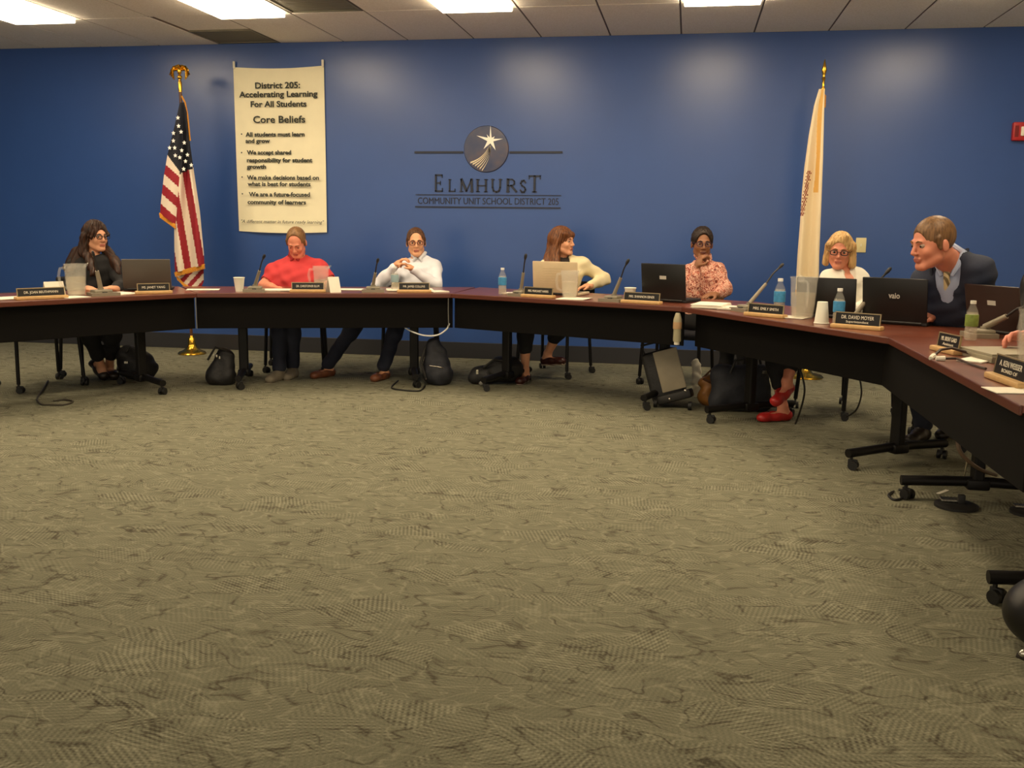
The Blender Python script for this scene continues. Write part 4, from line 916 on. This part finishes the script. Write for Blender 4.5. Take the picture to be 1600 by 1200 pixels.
    for p, kk in head_prims()+([] if hair == 'long' or hair == 'fringe' else EARS): f.add(hp(p), kk)
    for p in SOCK: f.sub(hp(p), .008)
    V, Q = f.mesh(); V = smooth_pts(V, Q, 1)
    cen = V[Q].mean(1); loc = ((cen-hc)@HR)/hs; mi = np.zeros(len(Q), int)
    mi[(np.abs(loc[:, 0]) < .020) & (loc[:, 1] < -.080) & (loc[:, 2] < -.0535) & (loc[:, 2] > -.0705)] = 1
    sk = mat('skin_%d_%d' % skin[:2], skin, .5, noise=.05, nscale=30); lp_ = mat('lips_%d' % lipc[0], lipc, .45)
    np_obj('body', V, Q, [sk, lp_], root, mi)
    eyew = mat('eye_white', (160, 138, 122), .45); iris = mat('eye_dark', (40, 28, 22), .2)
    lid = head[2] if len(head) > 2 else .0
    for sg in (-1, 1):
        e = MB(); M_ = Matrix.Translation(Vector(toH((sg*.031, -.0735, .004)))) @ Matrix(HR.tolist()).to_4x4()
        e.sph(.0125*hs, M_, seg=14); e.mi = 1; e.sph(.0072*hs, M_ @ Tm(hx*.004, -.0072*hs, -.001)); 
        if lid: e.mi = 2; e.sph(.0132*hs, M_ @ Tm(0, -.0005, .0045*lid), 1, 1, .85, 14)
        obj('eye', e, [eyew, iris, sk], root, True)
        b = MB(); pts = [toH((sg*x, y, z)) for x, y, z in ((.012, -.091, .021), (.026, -.0925, .027), (.044, -.083, .022))]; b.tube([tuple(p) for p in pts], [.0035, .004, .002], 8); obj('eyebrow', b, mat('brow_%d' % browc[0], browc, .9), root, True)
    if glasses:
        g_ = MB(); gm = mat('glasses_%d' % glasses[0], glasses, .3)
        for sg in (-1, 1):
            ring = [(sg*.033+.022*math.copysign(abs(math.cos(q))**.6, math.cos(q)), -.103-.006*abs(math.cos(q))*0, .003+.0155*math.copysign(abs(math.sin(q))**.7, math.sin(q))) for q in np.linspace(0, 2*PI, 21)]
            g_.tube([tuple(toH(p)) for p in ring], .0032, 6); g_.tube([tuple(toH(p)) for p in ((sg*.054, -.102, .008), (sg*.076, -.06, .008), (sg*.082, .0, .004))], .002, 6)
        g_.tube([tuple(toH(p)) for p in ((-.012, -.104, .006), (0, -.106, .009), (.012, -.104, .006))], .002, 6); obj('glasses', g_, gm, root, True)
    # garments
    topm, trm = top, trouser
    sh_ = Field([grow(x[0], .03) for x in tors]+[K_(nk, mid, .12)]+[K_(a[2], a[3], .09) for a in armp]+[K_(SL, SR, .1)], .006)
    for p, kk in tors+trap: sh_.add(grow(p, .009), kk)
    for up_, fo_, e, w, a in armp:
        for p, kk in up_[:2]: sh_.add(grow(p, .010), kk)
        if sleeve > .6:
            w2 = e+(w-e)*(.95 if sleeve >= 1 else sleeve); sh_.add(K_(e, e*.5+w2*.5, .053*armr, .047*armr), .02); sh_.add(K_(e*.6+w2*.4, w2, .049*armr, .037*armr), .02)
    ph = rng.uniform(0, 9)
    if wrk: sh_.disp(lambda X, Y, Z: wrk*np.sin(38*Z+22*X+ph+2.5*np.sin(14*X+9*Z))*np.sin(17*X-12*Z+9*Y+ph)+wrk*.6*np.sin(70*Z-30*X+ph))
    if sleeve <= .6:
        for up_, fo_, e, w, a in armp: S_ = up_[0][0][1]; c_ = S_+(e-S_)*(sleeve+.15); sh_.sub(K_(c_+unit(e-S_)*.06, e, .07), .003)
    sh_.sub(K_(nk+up*.0, hc, neckr+.006, .10), .006)
    if vneck: fr = -ya if np.dot(ya, F) > 0 else ya; sh_.sub(K_(nk+fr*.10+up*.02, nk+fr*.13-up*vneck, .055 if vneck < .25 else .075, .012), .004)
    V, Q = sh_.mesh(); V = smooth_pts(V, Q, 1); np_obj(topn, V, Q, topm, root, label=tlabel)
    if topinner is not None:
        f2 = Field([grow(x[0], .02) for x in tors]+[K_(SL, SR, .08)], .007)
        for p, kk in tors+trap: f2.add(grow(p, .002), kk)
        f2.sub(K_(nk, hc, neckr+.002, .08), .004); f2.sub(K_(nk+(-ya if np.dot(ya, F) > 0 else ya)*.10+up*.02, nk+(-ya if np.dot(ya, F) > 0 else ya)*.12-up*topinner[1], .04, .006), .003)
        V, Q = f2.mesh(); np_obj('undershirt', V, Q, topinner[0], root)
    if collar is not None:
        c_ = MB(); fr = -ya if np.dot(ya, F) > 0 else ya; cm = collar; n0 = nk+up*.03
        for sg in (-1, 1):
            pts = [n0-fr*.05+up*.03, n0+xa*sg*.055+up*.022, n0+xa*sg*.045+fr*.045+up*.002, n0+xa*sg*.018+fr*.085-up*.03, n0+xa*sg*.04+fr*.088-up*.055]; c_.tube([tuple(p) for p in pts], [.014, .018, .020, .018, .006], 8, flat=.8)
        obj('collar', c_, cm, root, True)
    tf = Field([q[0][0][0] for q in legp]+[K_(l[1], l[2], .08) for l in legp]+[tors[0][0]], .007)
    tf.add(grow(tors[0][0], .012), .05)
    for l, kn, A_, ft in legp:
        for p, kk in l[:2]: tf.add(grow(p, .010), kk)
        e = A_*(1-bare)+kn*bare+np.array((0, 0, .015)); tf.add(K_(kn*.62+A_*.38 if bare < .4 else kn, e, .060, .054), .03)
    tf.disp(lambda X, Y, Z: .004*np.sin(45*Z+20*X+ph)*np.sin(25*X+20*Y))
    V, Q = tf.mesh(); np_obj('trousers', smooth_pts(V, Q, 1), Q, trm, root)
    if shoes:
        for l, kn, A_, ft in legp:
            d = unit(np.array((*ft['d'], ft.get('dz', 0.)))); heel = A_-np.array((0, 0, .055)); st = shoes[1]; hh = np.array((0, 0, 1.))
            pr = [(K_(heel-d*.03, heel+d*.05, .040, .040), .02), (K_(heel+d*.05, heel+d*.15-hh*.012, .040, .032), .03), (E_(heel+d*.14-hh*.008, (.042, .042, .026)), .02)]
            if st == 'closed': pr.append((K_(A_-hh*.01, heel, .044, .04), .02))
            sf = Field([grow(p, .01) for p, _ in pr], .005)
            for p, kk in pr: sf.add(p, kk)
            if st == 'flat': sf.sub(K_(heel-d*.01+hh*.045, heel+d*.075+hh*.036, .042, .034), .006)
            if not ft.get('dz'): sf.plane((0, 0, .004), (0, 0, -1))
            V, Q = sf.mesh(); so = np_obj('shoe', smooth_pts(V, Q, 1), Q, shoes[0], root)
            if len(shoes) > 2:
                s_ = MB(); z0 = heel-hh*.036; s_.tube([tuple(z0-d*.045), tuple(z0+d*.05), tuple(z0+d*.175)], [.030, .032, .026], 10, flat=.25); obj('sole', s_, shoes[2], so, True)
    return dict(root=root, toH=toH, HR=HR, hs=hs, hc=hc, nk=nk, SL=SL, SR=SR, xa=xa, ya=ya, up=up, O=O, P=P, hp=hp, armp=armp, legp=legp)
def hairobj(b, add, subs, m, name='hair', strands=.0022, fr=26., planes=(), h=.0045, world=()):
    """hair in head space; 'world' prims are already in person space (locks on the shoulders)"""
    T = [(b['hp'](p), kk) for p, kk in add]; f = Field([p for p, _ in T]+[p for p, _ in world], h)
    for p, kk in T: f.add(p, kk)
    for p, kk in world: f.add(p, kk)
    hc, HR = b['hc'], b['HR']
    def dsp(X, Y, Z):
        x = (X-hc[0])*HR[0, 0]+(Y-hc[1])*HR[1, 0]+(Z-hc[2])*HR[2, 0]; y = (X-hc[0])*HR[0, 1]+(Y-hc[1])*HR[1, 1]+(Z-hc[2])*HR[2, 1]; z = (X-hc[0])*HR[0, 2]+(Y-hc[1])*HR[1, 2]+(Z-hc[2])*HR[2, 2]
        a = np.arctan2(x, y+.0001); return strands*(np.sin(fr*a+30*z+2*np.sin(25*z))+.6*np.sin(fr*2.3*a-20*z))
    if strands: f.disp(dsp)
    for p in subs: f.sub(b['hp'](p), .008)
    for pt, n in planes: f.plane(b['toH'](pt), b['HR']@np.array(n, float))
    V, Q = f.mesh(); return np_obj(name, smooth_pts(V, Q, 1), Q, m, b['root'])
def hairmat(name, c1, c2):
    m = bpy.data.materials.new(name); m.use_nodes = True; nt = m.node_tree; b = nt.nodes['Principled BSDF']; b.inputs['Roughness'].default_value = .45; b.inputs['Specular IOR Level'].default_value = .35
    tc = nt.nodes.new('ShaderNodeTexCoord'); mp = nt.nodes.new('ShaderNodeMapping'); mp.inputs['Scale'].default_value = (90, 90, 9); n = nt.nodes.new('ShaderNodeTexNoise'); n.inputs['Scale'].default_value = 1; n.inputs['Detail'].default_value = 4
    nt.links.new(tc.outputs['Object'], mp.inputs['Vector']); nt.links.new(mp.outputs[0], n.inputs['Vector']); nt.links.new(ramp(nt, n.outputs['Fac'], [(.3, c1), (.7, c2)]), b.inputs['Base Color']); return m
CAP = lambda t: [(E_((0, .016, .034+t*.3), (.073+t*.8, .093+t, .086+t)), .02)]
SB = [(K_((s*.073, -.014, .03), (s*.073, -.012, -.018), .012, .008), .012) for s in (-1, 1)]
FACE = E_((0, -.122, -.012), (.070, .088, .098))
SKA, SKB, SKC, SKD = (212, 156, 120), (216, 150, 118), (206, 146, 104), (140, 92, 60)
cl = lambda n, c, **k: mat('cloth_'+n, c, .85, **k)
navyj = cl('jeans', (30, 34, 50), noise=.1, nscale=40); blackt = cl('black', (20, 19, 21), noise=.1)
# 1 long-haired woman in black
fw = lambda px, py, z=.09: tuple(np.array(fl(px, py))+np.array((0, 0, z)))
b = person('long-haired woman in a black blazer and dark glasses at the far left, looking right', 147, 0, 1.08, (146, 401, 0), ((119, 415, .02), (176, 413, .02)), ((150, 370, -.02), (.95, .03, 0)),
           [dict(e=(108, 448, -.05), w=(138, 452, -.36), hand=((.6, .4, -.1), (0, 0, -1), (.5, 0, 0), .5)), dict(e=(190, 446, -.1), w=(180, 452, -.40), hand=((-.5, .6, 0), (0, 0, -1), (-.5, 0, 0), .5))],
           [dict(a=fw(160, 594, .11), d=(-.5, .3), dz=.35, kd=(.5, -.8)), dict(a=fw(172, 590, .10), d=(.6, -.6), kd=(.6, -.7))], (210, 152, 116), blackt, blackt, 'long', girth=.86, shoes=(mat('shoe_black', (34, 26, 20), .4), 'flat'), bare=.20, vneck=.16, glasses=(22, 18, 16), armr=.88, neckr=.044, topn='blazer', hs=.97)
HM = hairmat('hair_dark_brown', (22, 14, 10), (70, 42, 26)); nk = b['nk']
pw = lambda b_, px, py, dz: b_['P']((px, py, dz))-b_['O']
hairobj(b, CAP(.012)+[(K_((-.075, .03, .0), (-.088, .045, -.12), .035, .04), .03), (K_((.078, .03, .0), (.085, .035, -.1), .028, .032), .03), (K_((0, .08, .02), (0, .09, -.14), .06, .06), .03), (K_((-.01, -.05, .105), (.07, -.055, .02), .018, .012), .02), (K_((-.01, -.05, .105), (-.07, -.05, .0), .018, .016), .02)],
        [E_((.0, -.122, -.018), (.058, .082, .092))], HM, world=[(K_(pw(b, 132, 385, .0), pw(b, 113, 425, -.03), .04, .045), .03), (K_(pw(b, 120, 395, .02), pw(b, 106, 418, .02), .04, .035), .03), (K_(pw(b, 137, 400, -.08), pw(b, 146, 428, -.14), .03, .025), .03), (K_(pw(b, 168, 390, .0), pw(b, 180, 412, -.06), .028, .035), .03), (K_(pw(b, 180, 408, -.06), pw(b, 186, 428, -.1), .032, .016), .03)], strands=.005, fr=18)
# 2 man in red
redc = cl('coral_red', (196, 56, 58), noise=.06, nscale=12)
b = person('heavy-set man in a red polo shirt looking down, seated below the cream banner', 463, 1, 1.08, (464, 403, .03), ((430, 425, .0), (499, 421, .0)), ((463, 379, -.06), (-.02, .55, 0), 1.),
           [dict(e=(412, 446, -.08), w=(436, 453, -.42), hand=((.7, .5, -.05), (0, 0, -1), (.5, .5, 0), .4)), dict(e=(519, 443, -.06), w=(494, 453, -.42), hand=((-.7, .5, -.05), (0, 0, -1), (-.5, .5, 0), .4))],
           [dict(a=fw(437, 594), d=(-.1, -1)), dict(a=fw(458, 590), d=(.1, -1))], (222, 142, 112), redc, navyj, 'short', girth=1.38, sleeve=.62*.0+.55, shoes=(mat('shoe_grey', (112, 104, 88), .7), 'closed', mat('sole_pale', (160, 150, 130), .7)), collar=cl('red_collar', (150, 36, 38)), armr=1.12, neckr=.062, hs=1.0, browc=(120, 80, 50))
hairobj(b, CAP(.007)+SB, [E_((0, -.118, .036), (.078, .092, .096)), E_((0, -.05, -.09), (.1, .09, .075)), ], hairmat('hair_sandy', (96, 68, 40), (146, 108, 68)), strands=.0015, planes=[((0, 0, -.045), (0, 0, -1))])
o = MB(); n0 = b['nk']; fr = -b['ya'] if np.dot(b['ya'], F) > 0 else b['ya']
for q in range(2): o.sph(.006, Matrix.Translation(Vector(n0+fr*(.135+.012*q)-b['up']*(.05+.035*q))))
obj('shirt_button', o, ink_w, b['root'], True)
# 3 man in white with clasped hands
wh = cl('white_shirt', (224, 226, 234), noise=.03)
b = person('man in a white shirt and glasses with hands clasped before his chin', 652, 1, 1.10, (654, 404, .03), ((630, 420, .03), (678, 418, .03)), ((650, 379, -.02), (.12, .06, -.03)),
           [dict(e=(589, 447, -.16), w=(618, 415, -.24), hand=((.62, .15, .55), (.7, .0, -.6), (0, .5, .5), .75, .95)), dict(e=(682, 446, -.16), w=(645, 421, -.24), hand=((-.72, .15, .5), (-.55, .1, -.7), (0, .5, .5), .75, .95))],
           [dict(a=fw(513, 588), d=(-.45, -.9)), dict(a=fw(600, 592), d=(-.2, -1))], (226, 166, 124), wh, navyj, 'short', girth=1.08, shoes=(mat('leather_shoe_tan', (112, 66, 42), .4), 'flat', mat('sole_brown', (90, 62, 44), .6)), collar=cl('white_collar', (204, 206, 212)), glasses=(96, 46, 32), armr=.93, neckr=.055, browc=(90, 60, 40))
hairobj(b, CAP(.007)+SB, [E_((0, -.126, .022), (.074, .088, .100)), E_((0, -.06, -.10), (.1, .09, .08))], hairmat('hair_brown', (60, 38, 24), (112, 76, 46)), strands=.002, planes=[((0, 0, -.045), (0, 0, -1))])
# 4 woman in cream blazer
b = person('woman with long brown hair and a cream blazer behind the cream laptop, looking right', 868, 2, 1.10, (880, 405, .03), ((855, 418, .0), (909, 414, .03)), ((879, 378, -.02), (1.0, -.03, -.04)),
           [dict(e=(846, 448, -.05), w=(862, 453, -.38), hand=((.5, .6, -.1), (0, 0, -1), (.5, .3, 0), .5)), dict(e=(945, 436, .08), w=(921, 447, -.12), hand=((-.85, .25, -.2), (0, .2, -1), (0, .6, .3), .6))],
           [dict(a=fw(820, 596, .09), d=(-.1, -1)), dict(a=fw(855, 590, .2), d=(.75, -.45), dz=.12, kd=(.1, -.9))], (220, 158, 120), cl('cream_blazer', (232, 218, 176), noise=.03), blackt, 'fringe', girth=.86, shoes=(mat('leather_shoe_dark', (60, 26, 20), .35), 'flat', mat('sole_cream', (190, 170, 150), .6)), bare=.38, vneck=.2, armr=.9, neckr=.044, hs=.97, topn='blazer', browc=(80, 50, 32), topinner=(cl('dark_top', (40, 32, 30)), .10))
hairobj(b, CAP(.014)+[(K_((-.07, .02, .02), (-.09, .02, -.16), .032, .03), .03), (K_((-.05, -.055, .07), (.055, -.065, .055), .026, .024), .02), (K_((.07, .035, .0), (.07, .03, -.10), .026, .018), .03), (K_((0, .08, .02), (0, .085, -.15), .06, .05), .03)],
        [E_((.0, -.118, -.040), (.059, .078, .088))], hairmat('hair_chestnut', (66, 36, 20), (136, 86, 50)), world=[(K_(pw(b, 862, 385, .02), pw(b, 853, 416, .0), .034, .036), .03), (K_(pw(b, 866, 392, -.05), pw(b, 868, 418, -.09), .036, .036), .03), (K_(pw(b, 858, 400, -.02), pw(b, 854, 419, -.06), .034, .03), .03)], strands=.003, fr=24)
# 5 woman in patterned blouse
pm = bpy.data.materials.new('cloth_patterned_blouse'); pm.use_nodes = True; nt = pm.node_tree; pb = nt.nodes['Principled BSDF']; pb.inputs['Roughness'].default_value = .85
tc = nt.nodes.new('ShaderNodeTexCoord'); n1 = nt.nodes.new('ShaderNodeTexNoise'); n1.inputs['Scale'].default_value = 26; n1.inputs['Detail'].default_value = 2; n1.inputs['Distortion'].default_value = 2.4
nt.links.new(tc.outputs['Object'], n1.inputs['Vector']); nt.links.new(ramp(nt, n1.outputs['Fac'], [(.30, (96, 46, 40)), (.42, (176, 92, 78)), (.50, (232, 204, 180)), (.57, (206, 116, 92)), (.66, (120, 60, 50))]), pb.inputs['Base Color'])
b = person('woman in a pink patterned blouse and glasses resting her fist against her mouth', 1102, 2, 1.28, (1098, 409, .03), ((1080, 427, .0), (1121, 425, .0)), ((1097, 381, -.02), (-.04, .05, .02)),
           [dict(e=(1083, 458, -.12), w=(1089, 417, -.16), hand=((.35, .1, .9), (.9, -.3, -.1), (-.1, .7, .2), 1.15)), dict(e=(1134, 452, -.08), w=(1118, 461, -.30), hand=((-.85, .4, -.1), (0, 0, -1), (0, .7, 0), .7))],
           [dict(a=fw(1130, 610), d=(-.1, -1)), dict(a=fw(1160, 615), d=(.1, -1))], SKD, pm, blackt, 'short', girth=1.02, shoes=(mat('shoe_black', (34, 26, 20), .4), 'closed'), glasses=(60, 30, 50), armr=.92, neckr=.048, hs=1.0, lipc=(104, 56, 46), collar=pm, vneck=.06, browc=(24, 16, 12))
hairobj(b, CAP(.013), [E_((0, -.126, .004), (.072, .088, .098)), E_((0, -.06, -.10), (.1, .09, .08))], hairmat('hair_black', (20, 14, 12), (52, 36, 26)), strands=.003, fr=40, planes=[((0, 0, -.04), (0, 0, -1))])
# 6 blonde woman
b = person('blonde woman in a white blouse and dark glasses, looking down to the left', 1314, 3, 1.12, (1318, 421, .04), ((1296, 438, .0), (1341, 437, .03)), ((1312, 392, -.02), (-.35, .14, .05)),
           [dict(e=(1288, 468, -.06), w=(1300, 484, -.34), hand=((.3, .8, -.1), (0, 0, -1), (.5, 0, 0), .5)), dict(e=(1356, 478, -.04), w=(1326, 485, -.28), hand=((-.85, .3, -.05), (0, .2, -1), (0, .7, .2), .6))],
           [dict(a=tuple(np.array(fl(1222, 657))+np.array((0, 0, .09))), d=(-.95, -.5), kd=(-.85, -.5)), dict(a=tuple(np.array(fl(1226, 660))+np.array((0, 0, .27))), d=(-.55, -.9), dz=-.35, kd=(-.85, -.5))], (214, 138, 108), cl('white_blouse', (232, 228, 214), noise=.03), blackt, 'bob', girth=.92, sleeve=.75, shoes=(mat('shoe_red', (176, 34, 32), .4), 'flat'), bare=.30, vneck=.15, glasses=(40, 22, 20), armr=.92, neckr=.045, topn='blouse', browc=(130, 96, 56))
hairobj(b, CAP(.009)+[(K_((-.07, .0, .03), (-.082, -.01, -.085), .026, .022), .03), (K_((.074, .01, .03), (.088, .0, -.09), .03, .026), .03), (K_((.035, -.05, .105), (-.078, -.045, .045), .020, .016), .02), (K_((.03, -.05, .10), (.075, -.04, .03), .022, .02), .02), (K_((0, .08, .0), (0, .085, -.09), .06, .045), .03)],
        [E_((-.008, -.130, -.008), (.070, .095, .092))], hairmat('hair_blonde', (150, 108, 58), (226, 190, 130)), strands=.003, fr=26)
# 7 man in suit
suit = cl('navy_suit', (40, 46, 64), noise=.08, nscale=60)
b = person('man in a dark navy suit leaning over the table corner, in profile facing left', 1518, 3, .98, (1486, 402, -.25), ((1446, 440, -.12), (1531, 424, -.34)), ((1457, 381, -.36), (-1.35, .18, .0)),
           [dict(e=(1428, 480, .08), w=(1448, 486, .02), hand=((.1, .2, .9), (.6, 0, -.3), (-.3, .6, .2), .9, .9)), dict(e=(1538, 488, -.20), w=(1462, 496, -.10), hand=((-.95, -.1, -.0), (-.1, .1, -1), (-.1, .9, 0), .5, 1.05))],
           [dict(a=fw(1440, 688), d=(-.6, -.8)), dict(a=fw(1482, 680), d=(-.5, -.9))], (208, 134, 106), suit, cl('navy_suit_trousers', (30, 34, 48)), 'short', girth=1.12, shoes=(mat('shoe_black', (34, 26, 20), .4), 'closed'), armr=1.1, neckr=.062, hs=1.13, vneck=.38, topn='suit_jacket', browc=(110, 80, 50), topinner=(cl('pale_blue_shirt', (172, 184, 212)), .03), wrk=.005, hipz=.56)
hairobj(b, CAP(.006)+SB, [E_((0, -.122, -.002), (.082, .070, .092)), E_((0, -.052, -.102), (.11, .078, .082)), E_((0, .012, -.014), (.11, .016, .026))], hairmat('hair_light_brown', (82, 58, 36), (132, 98, 64)), strands=.0007, planes=[((0, .0, -.055), (0, -.25, -1))])
fr = -b['ya'] if np.dot(b['ya'], F) > 0 else b['ya']; n0, xa, up = b['nk'], b['xa'], b['up']
tie = MB(); tie.tube([tuple(n0+fr*.085-up*.015), tuple(n0+fr*.12-up*.05), tuple(n0+fr*.135-up*.17), tuple(n0+fr*.135-up*.26)], [.007, .006, .009, .010], 8, flat=2.6)
tm = mat('tie_gold_stripe', (176, 150, 96), .5); MATS.pop('tie_gold_stripe')
nt = tm.node_tree; wv = nt.nodes.new('ShaderNodeTexWave'); wv.inputs['Scale'].default_value = 16; wv.bands_direction = 'DIAGONAL'; tcn = nt.nodes.new('ShaderNodeTexCoord'); nt.links.new(tcn.outputs['Object'], wv.inputs['Vector']); nt.links.new(ramp(nt, wv.outputs['Fac'], [(.3, (120, 104, 70)), (.55, (214, 196, 150))]), nt.nodes['Principled BSDF'].inputs['Base Color'])
obj('tie', tie, tm, b['root'], True)
c_ = MB()
for sg in (-1, 1): c_.tube([tuple(n0-fr*.06+up*.035), tuple(n0+xa*sg*.068+up*.03), tuple(n0+xa*sg*.055+fr*.06+up*.005), tuple(n0+xa*sg*.025+fr*.11-up*.04)], [.014, .017, .018, .010], 8)
obj('shirt_collar', c_, cl('pale_blue_shirt', (172, 184, 212)), b['root'], True)
for sg in (-1, 1):
    lp = MB(); lp.tube([tuple(n0-fr*.03+xa*sg*.078+up*.03), tuple(n0+xa*sg*.088+fr*.07-up*.03), tuple(n0+xa*sg*.075+fr*.115-up*.14), tuple(n0+xa*sg*.02+fr*.14-up*.32)], [.014, .020, .024, .008], 8, flat=.7); obj('lapel', lp, cl('navy_lapel', (32, 37, 52)), b['root'], True)
# 8 person mostly outside the picture: only a hand reaches in
b = person('person at the right edge of whom only a pink hand above the binder is seen', 1860, 4, 1.1, (1840, 447, .0), ((1836, 458, .17), (1846, 458, -.17)), ((1834, 405, 0), (-1.3, .1, 0)),
           [dict(e=(1740, 530, .2), w=(1690, 536, .12)), dict(e=(1735, 525, -.15), w=(1614, 526, -.02), hand=((-.95, .0, .05), (0, .5, -.9), (-.2, .2, .8), .6, 1.))],
           [dict(a=(1.7, 4.4, .09), d=(-1, 0)), dict(a=(1.7, 4.2, .09), d=(-1, 0))], (222, 140, 118), cl('beige_top', (176, 164, 136)), blackt, 'short', girth=1.)
hairobj(b, CAP(.009), [FACE, E_((0, -.06, -.10), (.1, .09, .08))], hairmat('hair_grey', (70, 62, 54), (120, 110, 98)), strands=.002, planes=[((0, 0, -.045), (0, 0, -1))])
# chairs under the sitters and the empty ones
def chair_for(px, k, s, label, da=0., **kw): q = sb(px, k, s); return chair(float(q[0]), float(q[1]), ang(k)+da, label, **kw)
chair_for(152, 0, 1.14, 'black caster chair under the long-haired woman in black', back=.80)
chair_for(52, 0, 1.02, 'empty black caster chair at the left edge of the photo', .05, back=.70)
chair_for(461, 1, 1.12, 'dark caster chair under the man in the red shirt', back=.82)
chair_for(640, 1, 1.14, 'dark caster chair under the man with clasped hands', back=.80)
chair_for(868, 2, 1.14, 'dark caster chair under the woman in the cream blazer', back=.78)
chair_for(1062, 2, 1.30, 'dark caster chair under the woman in the patterned blouse', .1, back=.78)
chair_for(1330, 3, 1.16, 'dark caster chair under the blonde woman', back=.74)
chair_for(1535, 3, 1.2, 'dark caster chair under the man in the suit', -.25, back=.72)
chair_for(1880, 4, 1.18, 'dark caster chair under the person at the right edge', back=.8)
chair_for(1612, 3, 1.9, 'grey caster chair with a bag on it, behind the suited man at the right edge', -.3, fab=fabric_gr, back=.86)
q = sb(1612, 3, 1.9); t = thing('shoulder_bag', 'dark bag with an olive lower half lying on the grey chair at the right edge', 'bag', (float(q[0]), float(q[1]), .45), YAW)
blob('body', [E_((0, 0, .22), (.10, .08, .21)), E_((.0, 0, .45), (.07, .06, .12))], bagb, .009, .04, t, planes=[((0, 0, .003), (0, 0, -1))]); obj('pocket', MB().box(-.02, -.08, .36, .12, .03, .10, .012), mat('olive_canvas', (92, 84, 54), .8), t, True)
# ------------------------------------------------------------------ light and view
w = bpy.data.worlds.new('world'); sc.world = w; w.use_nodes = True; w.node_tree.nodes['Background'].inputs[0].default_value = (1., .86, .66, 1); w.node_tree.nodes['Background'].inputs[1].default_value = 1.6
sc.view_settings.view_transform = 'Standard'; sc.view_settings.look = 'None'; sc.view_settings.gamma = 1; sc.view_settings.use_curve_mapping = False
sc.view_settings.exposure = 0.
sc.cycles.max_bounces = 7; sc.cycles.transparent_max_bounces = 16; sc.cycles.sample_clamp_indirect = 8
